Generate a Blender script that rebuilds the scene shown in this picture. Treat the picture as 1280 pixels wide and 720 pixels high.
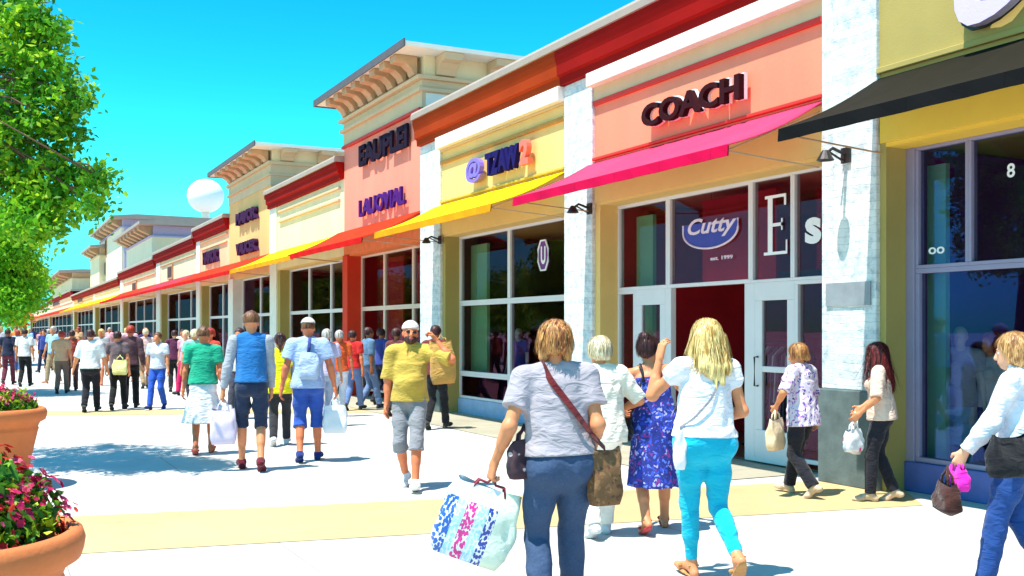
import bpy, math, random
import numpy as np
from mathutils import Vector, Matrix
random.seed(7); RNG = np.random.RandomState(7)
PI = math.pi; R = math.radians
for o in list(bpy.data.objects): bpy.data.objects.remove(o)
scene = bpy.context.scene
COL = scene.collection

# ------------------------------------------------------------------ camera
F = 1300.0; HC = 1.62; HY = 413.0                      # focal length in photo pixels, eye height, horizon row
FW = np.array([-0.89167, 0.45269]); RT = np.array([0.45269, 0.89167]); CC = np.array([8.047, -8.008])
cam_d = bpy.data.cameras.new('camera'); cam = bpy.data.objects.new('camera', cam_d); COL.objects.link(cam)
cam.location = (CC[0], CC[1], HC)
cam.rotation_euler = (R(90), 0, math.atan2(FW[1], FW[0]) - PI/2)
cam_d.sensor_width = 36; cam_d.lens = 36*F/1280.0
cam_d.shift_y = (HY-360)/1280.0
cam_d.clip_end = 3000; cam_d.clip_start = 0.05
scene.camera = cam
scene.render.resolution_x = 1024; scene.render.resolution_y = 576

# ------------------------------------------------------------------ sky, sun, exposure
SUN_EL = 69.0; LD = np.array([-0.17, 0.985])           # light travels this way over the ground
world = bpy.data.worlds.new('World'); scene.world = world; world.use_nodes = True
nt = world.node_tree; nt.nodes.clear()
sky = nt.nodes.new('ShaderNodeTexSky'); sky.sky_type = 'NISHITA'; sky.sun_disc = False
sky.sun_elevation = R(SUN_EL); sky.sun_rotation = math.atan2(-LD[0], -LD[1])
sky.air_density = 1.0; sky.dust_density = 0.6; sky.ozone_density = 1.0
hs = nt.nodes.new('ShaderNodeHueSaturation'); hs.inputs['Saturation'].default_value = 1.25
mul = nt.nodes.new('ShaderNodeMix'); mul.data_type = 'RGBA'; mul.blend_type = 'MULTIPLY'; mul.inputs[0].default_value = 1
mul.inputs[7].default_value = (0.40, 1.06, 1.12, 1)
bg = nt.nodes.new('ShaderNodeBackground'); bg.inputs[1].default_value = 0.145
wo = nt.nodes.new('ShaderNodeOutputWorld')
nt.links.new(sky.outputs[0], hs.inputs['Color']); nt.links.new(hs.outputs[0], mul.inputs[6])
sp_ = nt.nodes.new('ShaderNodeSeparateColor'); cb_ = nt.nodes.new('ShaderNodeCombineColor'); nt.links.new(mul.outputs[2], sp_.inputs[0])
for ch, (gain, power, top) in enumerate(((0.36, 2.8, 0.62), (0.50, 1.5, 4.2), (0.85, 1.0, 4.6))):      # deep clear blue above, cyan towards the horizon
    pw = nt.nodes.new('ShaderNodeMath'); pw.operation = 'POWER'; pw.inputs[1].default_value = power; nt.links.new(sp_.outputs[ch], pw.inputs[0])
    ml = nt.nodes.new('ShaderNodeMath'); ml.operation = 'MULTIPLY'; ml.inputs[1].default_value = gain; nt.links.new(pw.outputs[0], ml.inputs[0])
    mn = nt.nodes.new('ShaderNodeMath'); mn.operation = 'MINIMUM'; mn.inputs[1].default_value = top; nt.links.new(ml.outputs[0], mn.inputs[0]); nt.links.new(mn.outputs[0], cb_.inputs[ch])
nt.links.new(cb_.outputs[0], bg.inputs[0]); nt.links.new(bg.outputs[0], wo.inputs[0])
sl = bpy.data.lights.new('sun', 'SUN'); sl.energy = 4.4; sl.angle = R(0.5); sl.color = (1.0, 0.95, 0.86)
so = bpy.data.objects.new('sun', sl); COL.objects.link(so); so.location = (0, 0, 40)
ldv = Vector((LD[0]*math.cos(R(SUN_EL)), LD[1]*math.cos(R(SUN_EL)), -math.sin(R(SUN_EL))))
so.rotation_euler = ldv.to_track_quat('-Z', 'Y').to_euler()
vs = scene.view_settings; vs.view_transform = 'Standard'; vs.look = 'None'; vs.exposure = 1.05; vs.gamma = 1.0; vs.use_curve_mapping = False

# ------------------------------------------------------------------ pixel helpers (to read positions off the photograph)
def cp(px, Y, z=0.0):
    X = (px-640)/F*Y; p = CC + X*RT + Y*FW; return (float(p[0]), float(p[1]), z)
def gp(px, py):
    return cp(px, F*HC/(py-HY))
def wx(px, y=0.0):
    r = (px-640)/F; q = y-CC[1]
    # X = RT0*(x-cx)+RT1*q ; Y = FW0*(x-cx)+FW1*q ; X = r Y
    return float(CC[0] + q*(r*FW[1]-RT[1])/(RT[0]-r*FW[0]))
def dep(x, y): return float(np.dot(np.array([x, y])-CC, FW))
def pz(px, py, y=0.0): return HC + (HY-py)*dep(wx(px, y), y)/F

# ------------------------------------------------------------------ materials
MATS = {}
def new_mat(key):
    m = bpy.data.materials.new(key); m.use_nodes = True
    n = m.node_tree; b = n.nodes['Principled BSDF']; return m, n, b
def N(n, t, **kw):
    x = n.nodes.new(t)
    for k, v in kw.items():
        if k in x.inputs: x.inputs[k].default_value = v
        else: setattr(x, k, v)
    return x
def ramp(n, fac, stops, interp='LINEAR'):
    r = n.nodes.new('ShaderNodeValToRGB'); r.color_ramp.interpolation = interp
    el = r.color_ramp.elements
    while len(el) < len(stops): el.new(0.5)
    for e, (p, c) in zip(el, stops): e.position = p; e.color = (c[0], c[1], c[2], 1)
    n.links.new(fac, r.inputs[0]); return r.outputs[0]
def bump(n, b, h, strength=0.3, dist=0.01):
    x = N(n, 'ShaderNodeBump', Strength=strength, Distance=dist); n.links.new(h, x.inputs['Height']); n.links.new(x.outputs[0], b.inputs['Normal'])
def sh(c, f): return tuple(min(1, v*f) for v in c[:3])
def mat(key, col=None, rough=0.75, var=0.12, scale=6.0, bscale=60.0, bstr=0.15, metal=0.0, spec=0.35, stretch=(1, 1, 1), bdist=0.01):
    if key in MATS: return MATS[key]
    m, n, b = new_mat(key)
    tc = N(n, 'ShaderNodeTexCoord'); mp = N(n, 'ShaderNodeMapping'); mp.inputs['Scale'].default_value = stretch
    n.links.new(tc.outputs['Object'], mp.inputs[0])
    no = N(n, 'ShaderNodeTexNoise', Scale=scale, Detail=5.0, Roughness=0.6); n.links.new(mp.outputs[0], no.inputs['Vector'])
    n.links.new(ramp(n, no.outputs['Fac'], [(0.3, sh(col, 1-var)), (0.7, sh(col, 1+var))]), b.inputs['Base Color'])
    b.inputs['Roughness'].default_value = rough; b.inputs['Metallic'].default_value = metal
    b.inputs['Specular IOR Level'].default_value = spec
    if bstr:
        n2 = N(n, 'ShaderNodeTexNoise', Scale=bscale, Detail=3.0); n.links.new(mp.outputs[0], n2.inputs['Vector'])
        bump(n, b, n2.outputs['Fac'], bstr, bdist)
    MATS[key] = m; return m
def cloth(key, col, var=0.10, rough=0.9):
    if key in MATS: return MATS[key]
    m, n, b = new_mat(key); tc = N(n, 'ShaderNodeTexCoord')
    no = N(n, 'ShaderNodeTexNoise', Scale=7.0, Detail=4.0); n.links.new(tc.outputs['Object'], no.inputs['Vector'])
    n.links.new(ramp(n, no.outputs['Fac'], [(0.3, sh(col, 1-var)), (0.7, sh(col, 1+var))]), b.inputs['Base Color'])
    b.inputs['Roughness'].default_value = rough; b.inputs['Specular IOR Level'].default_value = 0.2
    b.inputs['Sheen Weight'].default_value = 0.15
    mp = N(n, 'ShaderNodeMapping'); mp.inputs['Scale'].default_value = (1, 1, 2.2); mp.inputs['Rotation'].default_value = (0.5, 0.4, 0)
    n.links.new(tc.outputs['Object'], mp.inputs[0])
    w = N(n, 'ShaderNodeTexNoise', Scale=9.0, Detail=2.0, Distortion=1.2); n.links.new(mp.outputs[0], w.inputs['Vector'])
    bump(n, b, w.outputs['Fac'], 0.55, 0.03)
    MATS[key] = m; return m
def print_cloth(key, base, blobs, scale=22.0, thr=0.42):
    if key in MATS: return MATS[key]
    m, n, b = new_mat(key); tc = N(n, 'ShaderNodeTexCoord')
    d = N(n, 'ShaderNodeTexNoise', Scale=scale*0.5, Detail=2.0); n.links.new(tc.outputs['Object'], d.inputs['Vector'])
    mx = N(n, 'ShaderNodeMix', data_type='RGBA'); mx.inputs[0].default_value = 0.12
    n.links.new(tc.outputs['Object'], mx.inputs[6]); n.links.new(d.outputs['Color'], mx.inputs[7])
    v = N(n, 'ShaderNodeTexVoronoi', Scale=scale); n.links.new(mx.outputs[2], v.inputs['Vector'])
    hsv = N(n, 'ShaderNodeSeparateColor'); n.links.new(v.outputs['Color'], hsv.inputs[0])
    stops = [(i/len(blobs), c) for i, c in enumerate(blobs)]
    pc = ramp(n, hsv.outputs[0], stops, 'CONSTANT')
    k = ramp(n, v.outputs['Distance'], [(thr, (1, 1, 1)), (thr+0.06, (0, 0, 0))])
    m2 = N(n, 'ShaderNodeMix', data_type='RGBA'); n.links.new(k, m2.inputs[0]); m2.inputs[6].default_value = (*base, 1); n.links.new(pc, m2.inputs[7])
    n.links.new(m2.outputs[2], b.inputs['Base Color']); b.inputs['Roughness'].default_value = 0.85
    bump(n, b, d.outputs['Fac'], 0.4, 0.02)
    MATS[key] = m; return m
def plaid(key, a, c, e):
    if key in MATS: return MATS[key]
    m, n, b = new_mat(key); tc = N(n, 'ShaderNodeTexCoord'); s = N(n, 'ShaderNodeSeparateXYZ'); n.links.new(tc.outputs['Object'], s.inputs[0])
    def band(o, f, w):
        x = N(n, 'ShaderNodeMath', operation='MULTIPLY'); x.inputs[1].default_value = f; n.links.new(o, x.inputs[0])
        y = N(n, 'ShaderNodeMath', operation='SINE'); n.links.new(x.outputs[0], y.inputs[0])
        z = N(n, 'ShaderNodeMath', operation='GREATER_THAN'); z.inputs[1].default_value = w; n.links.new(y.outputs[0], z.inputs[0]); return z.outputs[0]
    m1 = N(n, 'ShaderNodeMix', data_type='RGBA'); n.links.new(band(s.outputs[0], 130, 0.3), m1.inputs[0]); m1.inputs[6].default_value = (*a, 1); m1.inputs[7].default_value = (*c, 1)
    m2 = N(n, 'ShaderNodeMix', data_type='RGBA'); n.links.new(band(s.outputs[2], 130, 0.6), m2.inputs[0]); n.links.new(m1.outputs[2], m2.inputs[6]); m2.inputs[7].default_value = (*e, 1)
    n.links.new(m2.outputs[2], b.inputs['Base Color']); b.inputs['Roughness'].default_value = 0.85
    MATS[key] = m; return m
def hairmat(key, dark, light):
    if key in MATS: return MATS[key]
    m, n, b = new_mat(key); tc = N(n, 'ShaderNodeTexCoord'); mp = N(n, 'ShaderNodeMapping'); mp.inputs['Scale'].default_value = (1, 1, 0.10)
    n.links.new(tc.outputs['Object'], mp.inputs[0])
    no = N(n, 'ShaderNodeTexNoise', Scale=48.0, Detail=5.0, Distortion=1.0); n.links.new(mp.outputs[0], no.inputs['Vector'])
    n.links.new(ramp(n, no.outputs['Fac'], [(0.40, dark), (0.60, light)]), b.inputs['Base Color'])
    b.inputs['Roughness'].default_value = 0.45; b.inputs['Specular IOR Level'].default_value = 0.4
    bump(n, b, no.outputs['Fac'], 0.7, 0.012)
    MATS[key] = m; return m
def skin(key, col):
    if key in MATS: return MATS[key]
    m, n, b = new_mat(key); tc = N(n, 'ShaderNodeTexCoord')
    no = N(n, 'ShaderNodeTexNoise', Scale=14.0, Detail=4.0); n.links.new(tc.outputs['Object'], no.inputs['Vector'])
    n.links.new(ramp(n, no.outputs['Fac'], [(0.35, sh(col, 0.88)), (0.65, (min(1, col[0]*1.1), col[1]*1.02, col[2]))]), b.inputs['Base Color'])
    b.inputs['Roughness'].default_value = 0.5; b.inputs['Subsurface Weight'].default_value = 0.12; b.inputs['Subsurface Radius'].default_value = (0.02, 0.008, 0.004)
    b.inputs['Specular IOR Level'].default_value = 0.35
    MATS[key] = m; return m
def stone():
    m, n, b = new_mat('white_ledge_stone'); tc = N(n, 'ShaderNodeTexCoord')
    mp = N(n, 'ShaderNodeMapping'); mp.inputs['Rotation'].default_value = (PI/2, 0, 0); n.links.new(tc.outputs['Object'], mp.inputs[0])
    d = N(n, 'ShaderNodeTexNoise', Scale=2.5, Detail=3.0); n.links.new(mp.outputs[0], d.inputs['Vector'])
    mx = N(n, 'ShaderNodeMix', data_type='RGBA'); mx.inputs[0].default_value = 0.09; n.links.new(mp.outputs[0], mx.inputs[6]); n.links.new(d.outputs['Color'], mx.inputs[7])
    br = N(n, 'ShaderNodeTexBrick', Scale=1.0); br.inputs['Mortar Size'].default_value = 0.004; br.inputs['Brick Width'].default_value = 0.55; br.inputs['Row Height'].default_value = 0.075
    br.offset_frequency = 3; br.squash = 1.4; br.squash_frequency = 2
    br.inputs['Color1'].default_value = (0.76, 0.76, 0.75, 1); br.inputs['Color2'].default_value = (0.60, 0.64, 0.67, 1); br.inputs['Mortar'].default_value = (0.50, 0.53, 0.56, 1)
    br.inputs['Mortar Smooth'].default_value = 1.0
    n.links.new(mx.outputs[2], br.inputs['Vector'])
    no = N(n, 'ShaderNodeTexNoise', Scale=9.0, Detail=8.0, Roughness=0.7); n.links.new(mp.outputs[0], no.inputs['Vector'])
    m2 = N(n, 'ShaderNodeMix', data_type='RGBA', blend_type='MULTIPLY'); m2.inputs[0].default_value = 0.6
    n.links.new(br.outputs['Color'], m2.inputs[6]); n.links.new(ramp(n, no.outputs['Fac'], [(0.36, (0.42, 0.48, 0.54)), (0.52, (1, 1, 1))]), m2.inputs[7])
    n.links.new(m2.outputs[2], b.inputs['Base Color']); b.inputs['Roughness'].default_value = 0.9
    ad = N(n, 'ShaderNodeMath', operation='ADD'); n.links.new(br.outputs['Color'], ad.inputs[0]); n.links.new(no.outputs['Fac'], ad.inputs[1])
    bump(n, b, ad.outputs[0], 0.6, 0.03)
    return m
def glass(key, tint, refl, rc=(0.34, 0.17, 0.30)):
    if key in MATS: return MATS[key]
    m, n, b = new_mat(key); n.nodes.remove(b); out = n.nodes['Material Output']
    t = N(n, 'ShaderNodeBsdfTransparent'); t.inputs[0].default_value = (*tint, 1)
    g = N(n, 'ShaderNodeBsdfGlossy'); g.inputs['Roughness'].default_value = 0.0; g.inputs[0].default_value = (*rc, 1)
    lw = N(n, 'ShaderNodeFresnel'); lw.inputs[0].default_value = 1.5
    mm = N(n, 'ShaderNodeMath', operation='MULTIPLY_ADD'); mm.inputs[1].default_value = 0.26; mm.inputs[2].default_value = refl; n.links.new(lw.outputs[0], mm.inputs[0])
    mx = N(n, 'ShaderNodeMixShader'); n.links.new(mm.outputs[0], mx.inputs[0]); n.links.new(t.outputs[0], mx.inputs[1]); n.links.new(g.outputs[0], mx.inputs[2])
    nz = N(n, 'ShaderNodeTexNoise', Scale=0.8, Detail=1.0); tc = N(n, 'ShaderNodeTexCoord'); n.links.new(tc.outputs['Object'], nz.inputs['Vector'])
    bp = N(n, 'ShaderNodeBump', Strength=0.05, Distance=0.05); n.links.new(nz.outputs[0], bp.inputs['Height']); n.links.new(bp.outputs[0], g.inputs['Normal'])
    n.links.new(mx.outputs[0], out.inputs[0]); MATS[key] = m; return m
def leafmat(key, c1, c2, c3, trans=0.35):
    m, n, b = new_mat(key); at = N(n, 'ShaderNodeAttribute', attribute_name='rnd')
    colr = ramp(n, at.outputs['Fac'], [(0.0, c1), (0.55, c2), (1.0, c3)]); n.links.new(colr, b.inputs['Base Color'])
    b.inputs['Roughness'].default_value = 0.55; b.inputs['Specular IOR Level'].default_value = 0.3
    t = N(n, 'ShaderNodeBsdfTranslucent'); n.links.new(colr, t.inputs[0])
    mx = N(n, 'ShaderNodeMixShader'); mx.inputs[0].default_value = trans; out = n.nodes['Material Output']
    n.links.new(b.outputs[0], mx.inputs[1]); n.links.new(t.outputs[0], mx.inputs[2]); n.links.new(mx.outputs[0], out.inputs[0]); return m

# ------------------------------------------------------------------ mesh helpers
def tag(o, label=None, cat=None, group=None, kind=None):
    if label: o['label'] = label
    if cat: o['category'] = cat
    if group: o['group'] = group
    if kind: o['kind'] = kind
    return o
def thing(name, label, cat, loc=(0, 0, 0), rz=0, group=None):
    o = bpy.data.objects.new(name, None); COL.objects.link(o); o.location = loc; o.rotation_euler = (0, 0, rz); o.empty_display_size = 0.2
    return tag(o, label, cat, group)
class MB:
    def __init__(s): s.v = []; s.f = []
    def box(s, x0, x1, y0, y1, z0, z1):
        k = len(s.v)
        s.v += [(x0, y0, z0), (x1, y0, z0), (x1, y1, z0), (x0, y1, z0), (x0, y0, z1), (x1, y0, z1), (x1, y1, z1), (x0, y1, z1)]
        s.f += [tuple(k+i for i in q) for q in ((0, 3, 2, 1), (4, 5, 6, 7), (0, 1, 5, 4), (1, 2, 6, 5), (2, 3, 7, 6), (3, 0, 4, 7))]; return s
    def ext(s, prof, x0, x1, segs=1):                       # closed (y,z) outline swept along x
        k = len(s.v); n = len(prof)
        for i in range(segs+1):
            x = x0+(x1-x0)*i/segs; s.v += [(x, p[0], p[1]) for p in prof]
        for i in range(segs):
            for j in range(n):
                a = k+i*n+j; b = k+i*n+(j+1) % n; s.f.append((a, a+n, b+n, b))
        s.f.append(tuple(k+j for j in range(n))); s.f.append(tuple(k+segs*n+j for j in reversed(range(n)))); return s
    def exty(s, prof, y0, y1):                              # closed (x,z) outline swept along y
        k = len(s.v); n = len(prof)
        for y in (y0, y1): s.v += [(p[0], y, p[1]) for p in prof]
        for j in range(n):
            a = k+j; b = k+(j+1) % n; s.f.append((a, b, b+n, a+n))
        s.f.append(tuple(k+j for j in reversed(range(n)))); s.f.append(tuple(k+n+j for j in range(n))); return s
    def tube(s, pts, r, n=8, flat=1.0):
        pts = [Vector(p) for p in pts]; k = len(s.v); m = len(pts); up = Vector((0, 0, 1))
        for i, p in enumerate(pts):
            d = (pts[min(i+1, m-1)]-pts[max(i-1, 0)]).normalized()
            a = d.cross(up)
            if a.length < 1e-3: a = d.cross(Vector((1, 0, 0)))
            a.normalize(); b = a.cross(d); rr = r[i] if isinstance(r, (list, tuple)) else r
            for j in range(n):
                t = 2*PI*j/n; s.v.append(tuple(p+a*rr*math.cos(t)+b*rr*flat*math.sin(t)))
        for i in range(m-1):
            for j in range(n):
                a = k+i*n+j; b = k+i*n+(j+1) % n; s.f.append((a, b, b+n, a+n))
        s.f.append(tuple(k+j for j in reversed(range(n)))); s.f.append(tuple(k+(m-1)*n+j for j in range(n))); return s
    def lathe(s, prof, c=(0, 0, 0), n=40):
        k = len(s.v); m = len(prof)
        for (r, z) in prof:
            for j in range(n):
                t = 2*PI*j/n; s.v.append((c[0]+r*math.cos(t), c[1]+r*math.sin(t), c[2]+z))
        for i in range(m-1):
            for j in range(n):
                a = k+i*n+j; b = k+i*n+(j+1) % n; s.f.append((a, b, b+n, a+n))
        s.f.append(tuple(k+j for j in reversed(range(n)))); s.f.append(tuple(k+(m-1)*n+j for j in range(n))); return s
    def add(s, v, f):
        k = len(s.v); s.v += v; s.f += [tuple(k+i for i in q) for q in f]; return s
    def build(s, name, m, parent=None, bev=0, smooth=False):
        o = bpy.data.objects.new(name, None) if False else None
        org = Vector((0, 0, 0)); inv = Matrix.Identity(4)
        if parent is not None:
            p = parent; M = Matrix.Identity(4)
            while p is not None:
                M = (Matrix.Translation(p.location) @ p.rotation_euler.to_matrix().to_4x4()) @ M; p = p.parent
            inv = M.inverted()
        me = bpy.data.meshes.new(name); me.from_pydata([tuple(inv @ Vector(v)) for v in s.v], [], s.f)
        me.materials.append(m); me.update()
        if smooth: me.polygons.foreach_set('use_smooth', [True]*len(me.polygons))
        o = bpy.data.objects.new(name, me); COL.objects.link(o); o.parent = parent
        if bev:
            b = o.modifiers.new('b', 'BEVEL'); b.width = bev; b.segments = 2; b.limit_method = 'ANGLE'
        return o
def text_mb(mb, s, x0, x1, zc, hgt, y0, y1, bold=0.0, shear=0.0):
    """lettering on the facade between x0 and x1, standing from y1 (wall) out to y0"""
    cu = bpy.data.curves.new('t', 'FONT'); cu.body = s; cu.size = 1; cu.offset = bold; cu.extrude = 0.5; cu.shear = shear; cu.resolution_u = 4
    ob = bpy.data.objects.new('t', cu); COL.objects.link(ob)
    dg = bpy.context.evaluated_depsgraph_get(); me = bpy.data.meshes.new_from_object(ob.evaluated_get(dg))
    v = np.array([tuple(q.co) for q in me.vertices]); fs = [tuple(reversed(p.vertices)) for p in me.polygons]
    bpy.data.objects.remove(ob); bpy.data.curves.remove(cu); bpy.data.meshes.remove(me)
    lo = v.min(0); hi = v.max(0)
    X = x0+(v[:, 0]-lo[0])/(hi[0]-lo[0])*(x1-x0); Z = zc+((v[:, 1]-lo[1])/(hi[1]-lo[1])-0.5)*hgt
    Y = y1+(y0-y1)*(v[:, 2]-lo[2])/(hi[2]-lo[2])
    mb.add([tuple(map(float, q)) for q in zip(X, Y, Z)], fs)

# shared materials
M = {}
M['stone'] = stone()
M['slate'] = mat('slate_base', (0.10, 0.13, 0.13), 0.6, 0.25, 5, 30, 0.3)
M['coral'] = mat('coral_stucco', (0.84, 0.25, 0.15), 0.9, 0.09, 1.1, 60, 0.35, stretch=(1, 1, 0.3))
M['coralB'] = mat('salmon_stucco', (0.85, 0.26, 0.18), 0.9, 0.09, 1.1, 60, 0.35, stretch=(1, 1, 0.3))
M['yellow'] = mat('yellow_stucco', (0.80, 0.52, 0.20), 0.9, 0.09, 1.1, 60, 0.35, stretch=(1, 1, 0.3))
M['olive'] = mat('olive_stucco', (0.40, 0.30, 0.09), 0.9, 0.06, 1.2, 90, 0.2)
M['cream'] = mat('cream_stucco', (0.80, 0.66, 0.42), 0.9, 0.09, 1.1, 60, 0.35, stretch=(1, 1, 0.3))
M['orange'] = mat('apricot_stucco', (0.82, 0.44, 0.17), 0.9, 0.09, 1.1, 60, 0.35, stretch=(1, 1, 0.3))
M['peach'] = mat('peach_stucco', (0.84, 0.48, 0.28), 0.9, 0.09, 1.1, 60, 0.35, stretch=(1, 1, 0.3))
M['white'] = mat('white_trim', (0.78, 0.74, 0.66), 0.7, 0.05, 3, 60, 0.1)
M['beige'] = mat('beige_trim', (0.64, 0.45, 0.27), 0.85, 0.06, 2, 60, 0.15)
M['tanwall'] = mat('tan_soffit', (0.78, 0.50, 0.17), 0.85, 0.05, 2, 60, 0.1)
M['sunyellow'] = mat('golden_soffit', (0.88, 0.56, 0.07), 0.85, 0.05, 2, 60, 0.1)
M['ivory'] = mat('ivory_stucco', (0.80, 0.68, 0.50), 0.9, 0.07, 1.1, 60, 0.3, stretch=(1, 1, 0.3))
M['redroof'] = mat('red_cornice', (0.27, 0.004, 0.003), 0.85, 0.12, 3, 40, 0.1, spec=0.1, stretch=(0.3, 1, 1))
M['redtrim'] = mat('red_trim', (0.60, 0.03, 0.02), 0.6, 0.08, 3, 40, 0.05)
M['coping'] = mat('coping', (0.34, 0.27, 0.23), 0.7, 0.08, 2, 50, 0.1)
M['bracket'] = mat('brown_bracket', (0.50, 0.30, 0.17), 0.75, 0.15, 4, 50, 0.1)
M['darkedge'] = mat('dark_eave_edge', (0.10, 0.08, 0.09), 0.6, 0.1)
M['lilac'] = mat('lilac_stucco', (0.46, 0.38, 0.58), 0.9, 0.05)
M['frame'] = mat('white_frame', (0.72, 0.68, 0.70), 0.4, 0.03, 3, 40, 0.03)
M['frameblue'] = mat('violet_frame', (0.28, 0.25, 0.38), 0.4, 0.06, 3, 40, 0.03)
M['framered'] = mat('cream_frame', (0.74, 0.58, 0.46), 0.45, 0.05, 3, 40, 0.03)
M['redpier'] = mat('red_pier', (0.66, 0.04, 0.01), 0.8, 0.06, 2, 60, 0.15)
M['metal'] = mat('dark_metal', (0.05, 0.045, 0.045), 0.4, 0.2, 10, 60, 0.05, metal=0.6)
M['glass'] = glass('tinted_glass', (0.80, 0.80, 0.80), 0.004)
M['in_red'] = mat('oxblood_interior', (0.62, 0.015, 0.03), 0.8, 0.2, 1.5)
M['in_dark'] = mat('dark_interior', (0.07, 0.035, 0.03), 0.8, 0.3, 1.5)
M['in_green'] = mat('green_reflection', (0.36, 0.74, 0.36), 0.7, 0.05, 1)  # green of the pier side mirrored in the glass, painted as a colour
M['in_teal'] = mat('teal_reflection', (0.25, 0.66, 0.50), 0.7, 0.05, 1)  # same painted reflection, in teal for the olive shop
M['in_violet'] = mat('violet_interior', (0.12, 0.02, 0.18), 0.8, 0.2, 1.5)
M['woodfloor'] = mat('shop_floor', (0.16, 0.07, 0.04), 0.4, 0.15, 3)
M['white_paint'] = mat('white_lettering', (0.85, 0.85, 0.88), 0.5, 0.02)
def awn_mat(key, c):
    m = mat(key, c, 0.9, 0.10, 1.6, 14, 0.35, spec=0.08, stretch=(1, 1, 0.4)); n = m.node_tree; b = n.nodes['Principled BSDF']
    tc = N(n, 'ShaderNodeTexCoord'); br = N(n, 'ShaderNodeTexBrick', Scale=1.0); br.offset = 0.0; br.inputs['Mortar Size'].default_value = 0.007; br.inputs['Mortar Smooth'].default_value = 0.5
    br.inputs['Brick Width'].default_value = 0.93; br.inputs['Row Height'].default_value = 60; br.inputs['Color1'].default_value = (1, 1, 1, 1); br.inputs['Color2'].default_value = (0.93, 0.93, 0.93, 1); br.inputs['Mortar'].default_value = (0.66, 0.66, 0.66, 1)
    ad = N(n, 'ShaderNodeVectorMath', operation='ADD'); ad.inputs[1].default_value = (0.3, 20, 0); n.links.new(tc.outputs['Object'], ad.inputs[0]); n.links.new(ad.outputs[0], br.inputs['Vector'])
    src = b.inputs['Base Color'].links[0].from_socket; mx = N(n, 'ShaderNodeMix', data_type='RGBA', blend_type='MULTIPLY'); mx.inputs[0].default_value = 1.0
    n.links.new(src, mx.inputs[6]); n.links.new(br.outputs['Color'], mx.inputs[7]); n.links.new(mx.outputs[2], b.inputs['Base Color']); return m
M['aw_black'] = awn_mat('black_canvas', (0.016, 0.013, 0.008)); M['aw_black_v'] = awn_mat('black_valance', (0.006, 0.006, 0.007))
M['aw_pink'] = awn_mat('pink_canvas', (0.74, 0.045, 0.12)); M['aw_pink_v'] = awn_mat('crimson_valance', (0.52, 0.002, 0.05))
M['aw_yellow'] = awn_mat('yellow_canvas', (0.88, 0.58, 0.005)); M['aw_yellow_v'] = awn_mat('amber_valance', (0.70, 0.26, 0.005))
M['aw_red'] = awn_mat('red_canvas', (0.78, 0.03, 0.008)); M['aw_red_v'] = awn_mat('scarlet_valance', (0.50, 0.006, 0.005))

# ------------------------------------------------------------------ ground
def concrete(key, c, joints=True):
    m, n, b = new_mat(key); tc = N(n, 'ShaderNodeTexCoord')
    no = N(n, 'ShaderNodeTexNoise', Scale=0.9, Detail=8.0, Roughness=0.65); n.links.new(tc.outputs['Object'], no.inputs['Vector'])
    base = ramp(n, no.outputs['Fac'], [(0.28, sh(c, 0.80)), (0.6, sh(c, 1.06))])
    br = N(n, 'ShaderNodeTexBrick', Scale=1.0); br.offset = 0.0; br.inputs['Mortar Size'].default_value = 0.006; br.inputs['Brick Width'].default_value = 1.5; br.inputs['Row Height'].default_value = 1.5
    br.inputs['Color1'].default_value = (1, 1, 1, 1); br.inputs['Color2'].default_value = (0.96, 0.96, 0.95, 1); br.inputs['Mortar'].default_value = (0.55, 0.53, 0.50, 1)
    n.links.new(tc.outputs['Object'], br.inputs['Vector'])
    mx = N(n, 'ShaderNodeMix', data_type='RGBA', blend_type='MULTIPLY'); mx.inputs[0].default_value = 1.0 if joints else 0.0
    n.links.new(base, mx.inputs[6]); n.links.new(br.outputs['Color'], mx.inputs[7]); n.links.new(mx.outputs[2], b.inputs['Base Color'])
    b.inputs['Roughness'].default_value = 0.8
    fn = N(n, 'ShaderNodeTexNoise', Scale=70.0, Detail=3.0); n.links.new(tc.outputs['Object'], fn.inputs['Vector']); bump(n, b, fn.outputs['Fac'], 0.1, 0.004)
    return m
def sheet(name, pts, z, m):
    me = bpy.data.meshes.new(name); me.from_pydata([(p[0], p[1], z) for p in pts], [], [tuple(range(len(pts)))]); me.materials.append(m)
    o = bpy.data.objects.new(name, me); COL.objects.link(o); tag(o, kind='structure'); return o
sheet('ground', [(-900, -900), (900, -900), (900, 900), (-900, 900)], 0, concrete('white_concrete', (0.52, 0.50, 0.46)))
bandm = concrete('tan_concrete', (0.47, 0.35, 0.17), False)
def line_pt(p, q, t): return (p[0]+(q[0]-p[0])*t, p[1]+(q[1]-p[1])*t)
a, b_, c, d = gp(110, 645), gp(1000, 603), gp(1000, 641), gp(110, 692)
sheet('paving_band', [line_pt(a, b_, -1.5), line_pt(a, b_, 1.16), line_pt(d, c, 1.22), line_pt(d, c, -1.5)], 0.004, bandm)
a, b_, c, d = gp(40, 514), gp(250, 512), gp(250, 518), gp(40, 520)
sheet('paving_band', [line_pt(a, b_, -2.5), line_pt(a, b_, 2.2), line_pt(d, c, 2.2), line_pt(d, c, -2.5)], 0.004, bandm)
sheet('storefront_apron', [(-200, -1.15), (-0.9, -1.15), (-0.9, 0.4), (-200, 0.4)], 0.008, concrete('grey_concrete', (0.36, 0.33, 0.25)))

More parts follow.
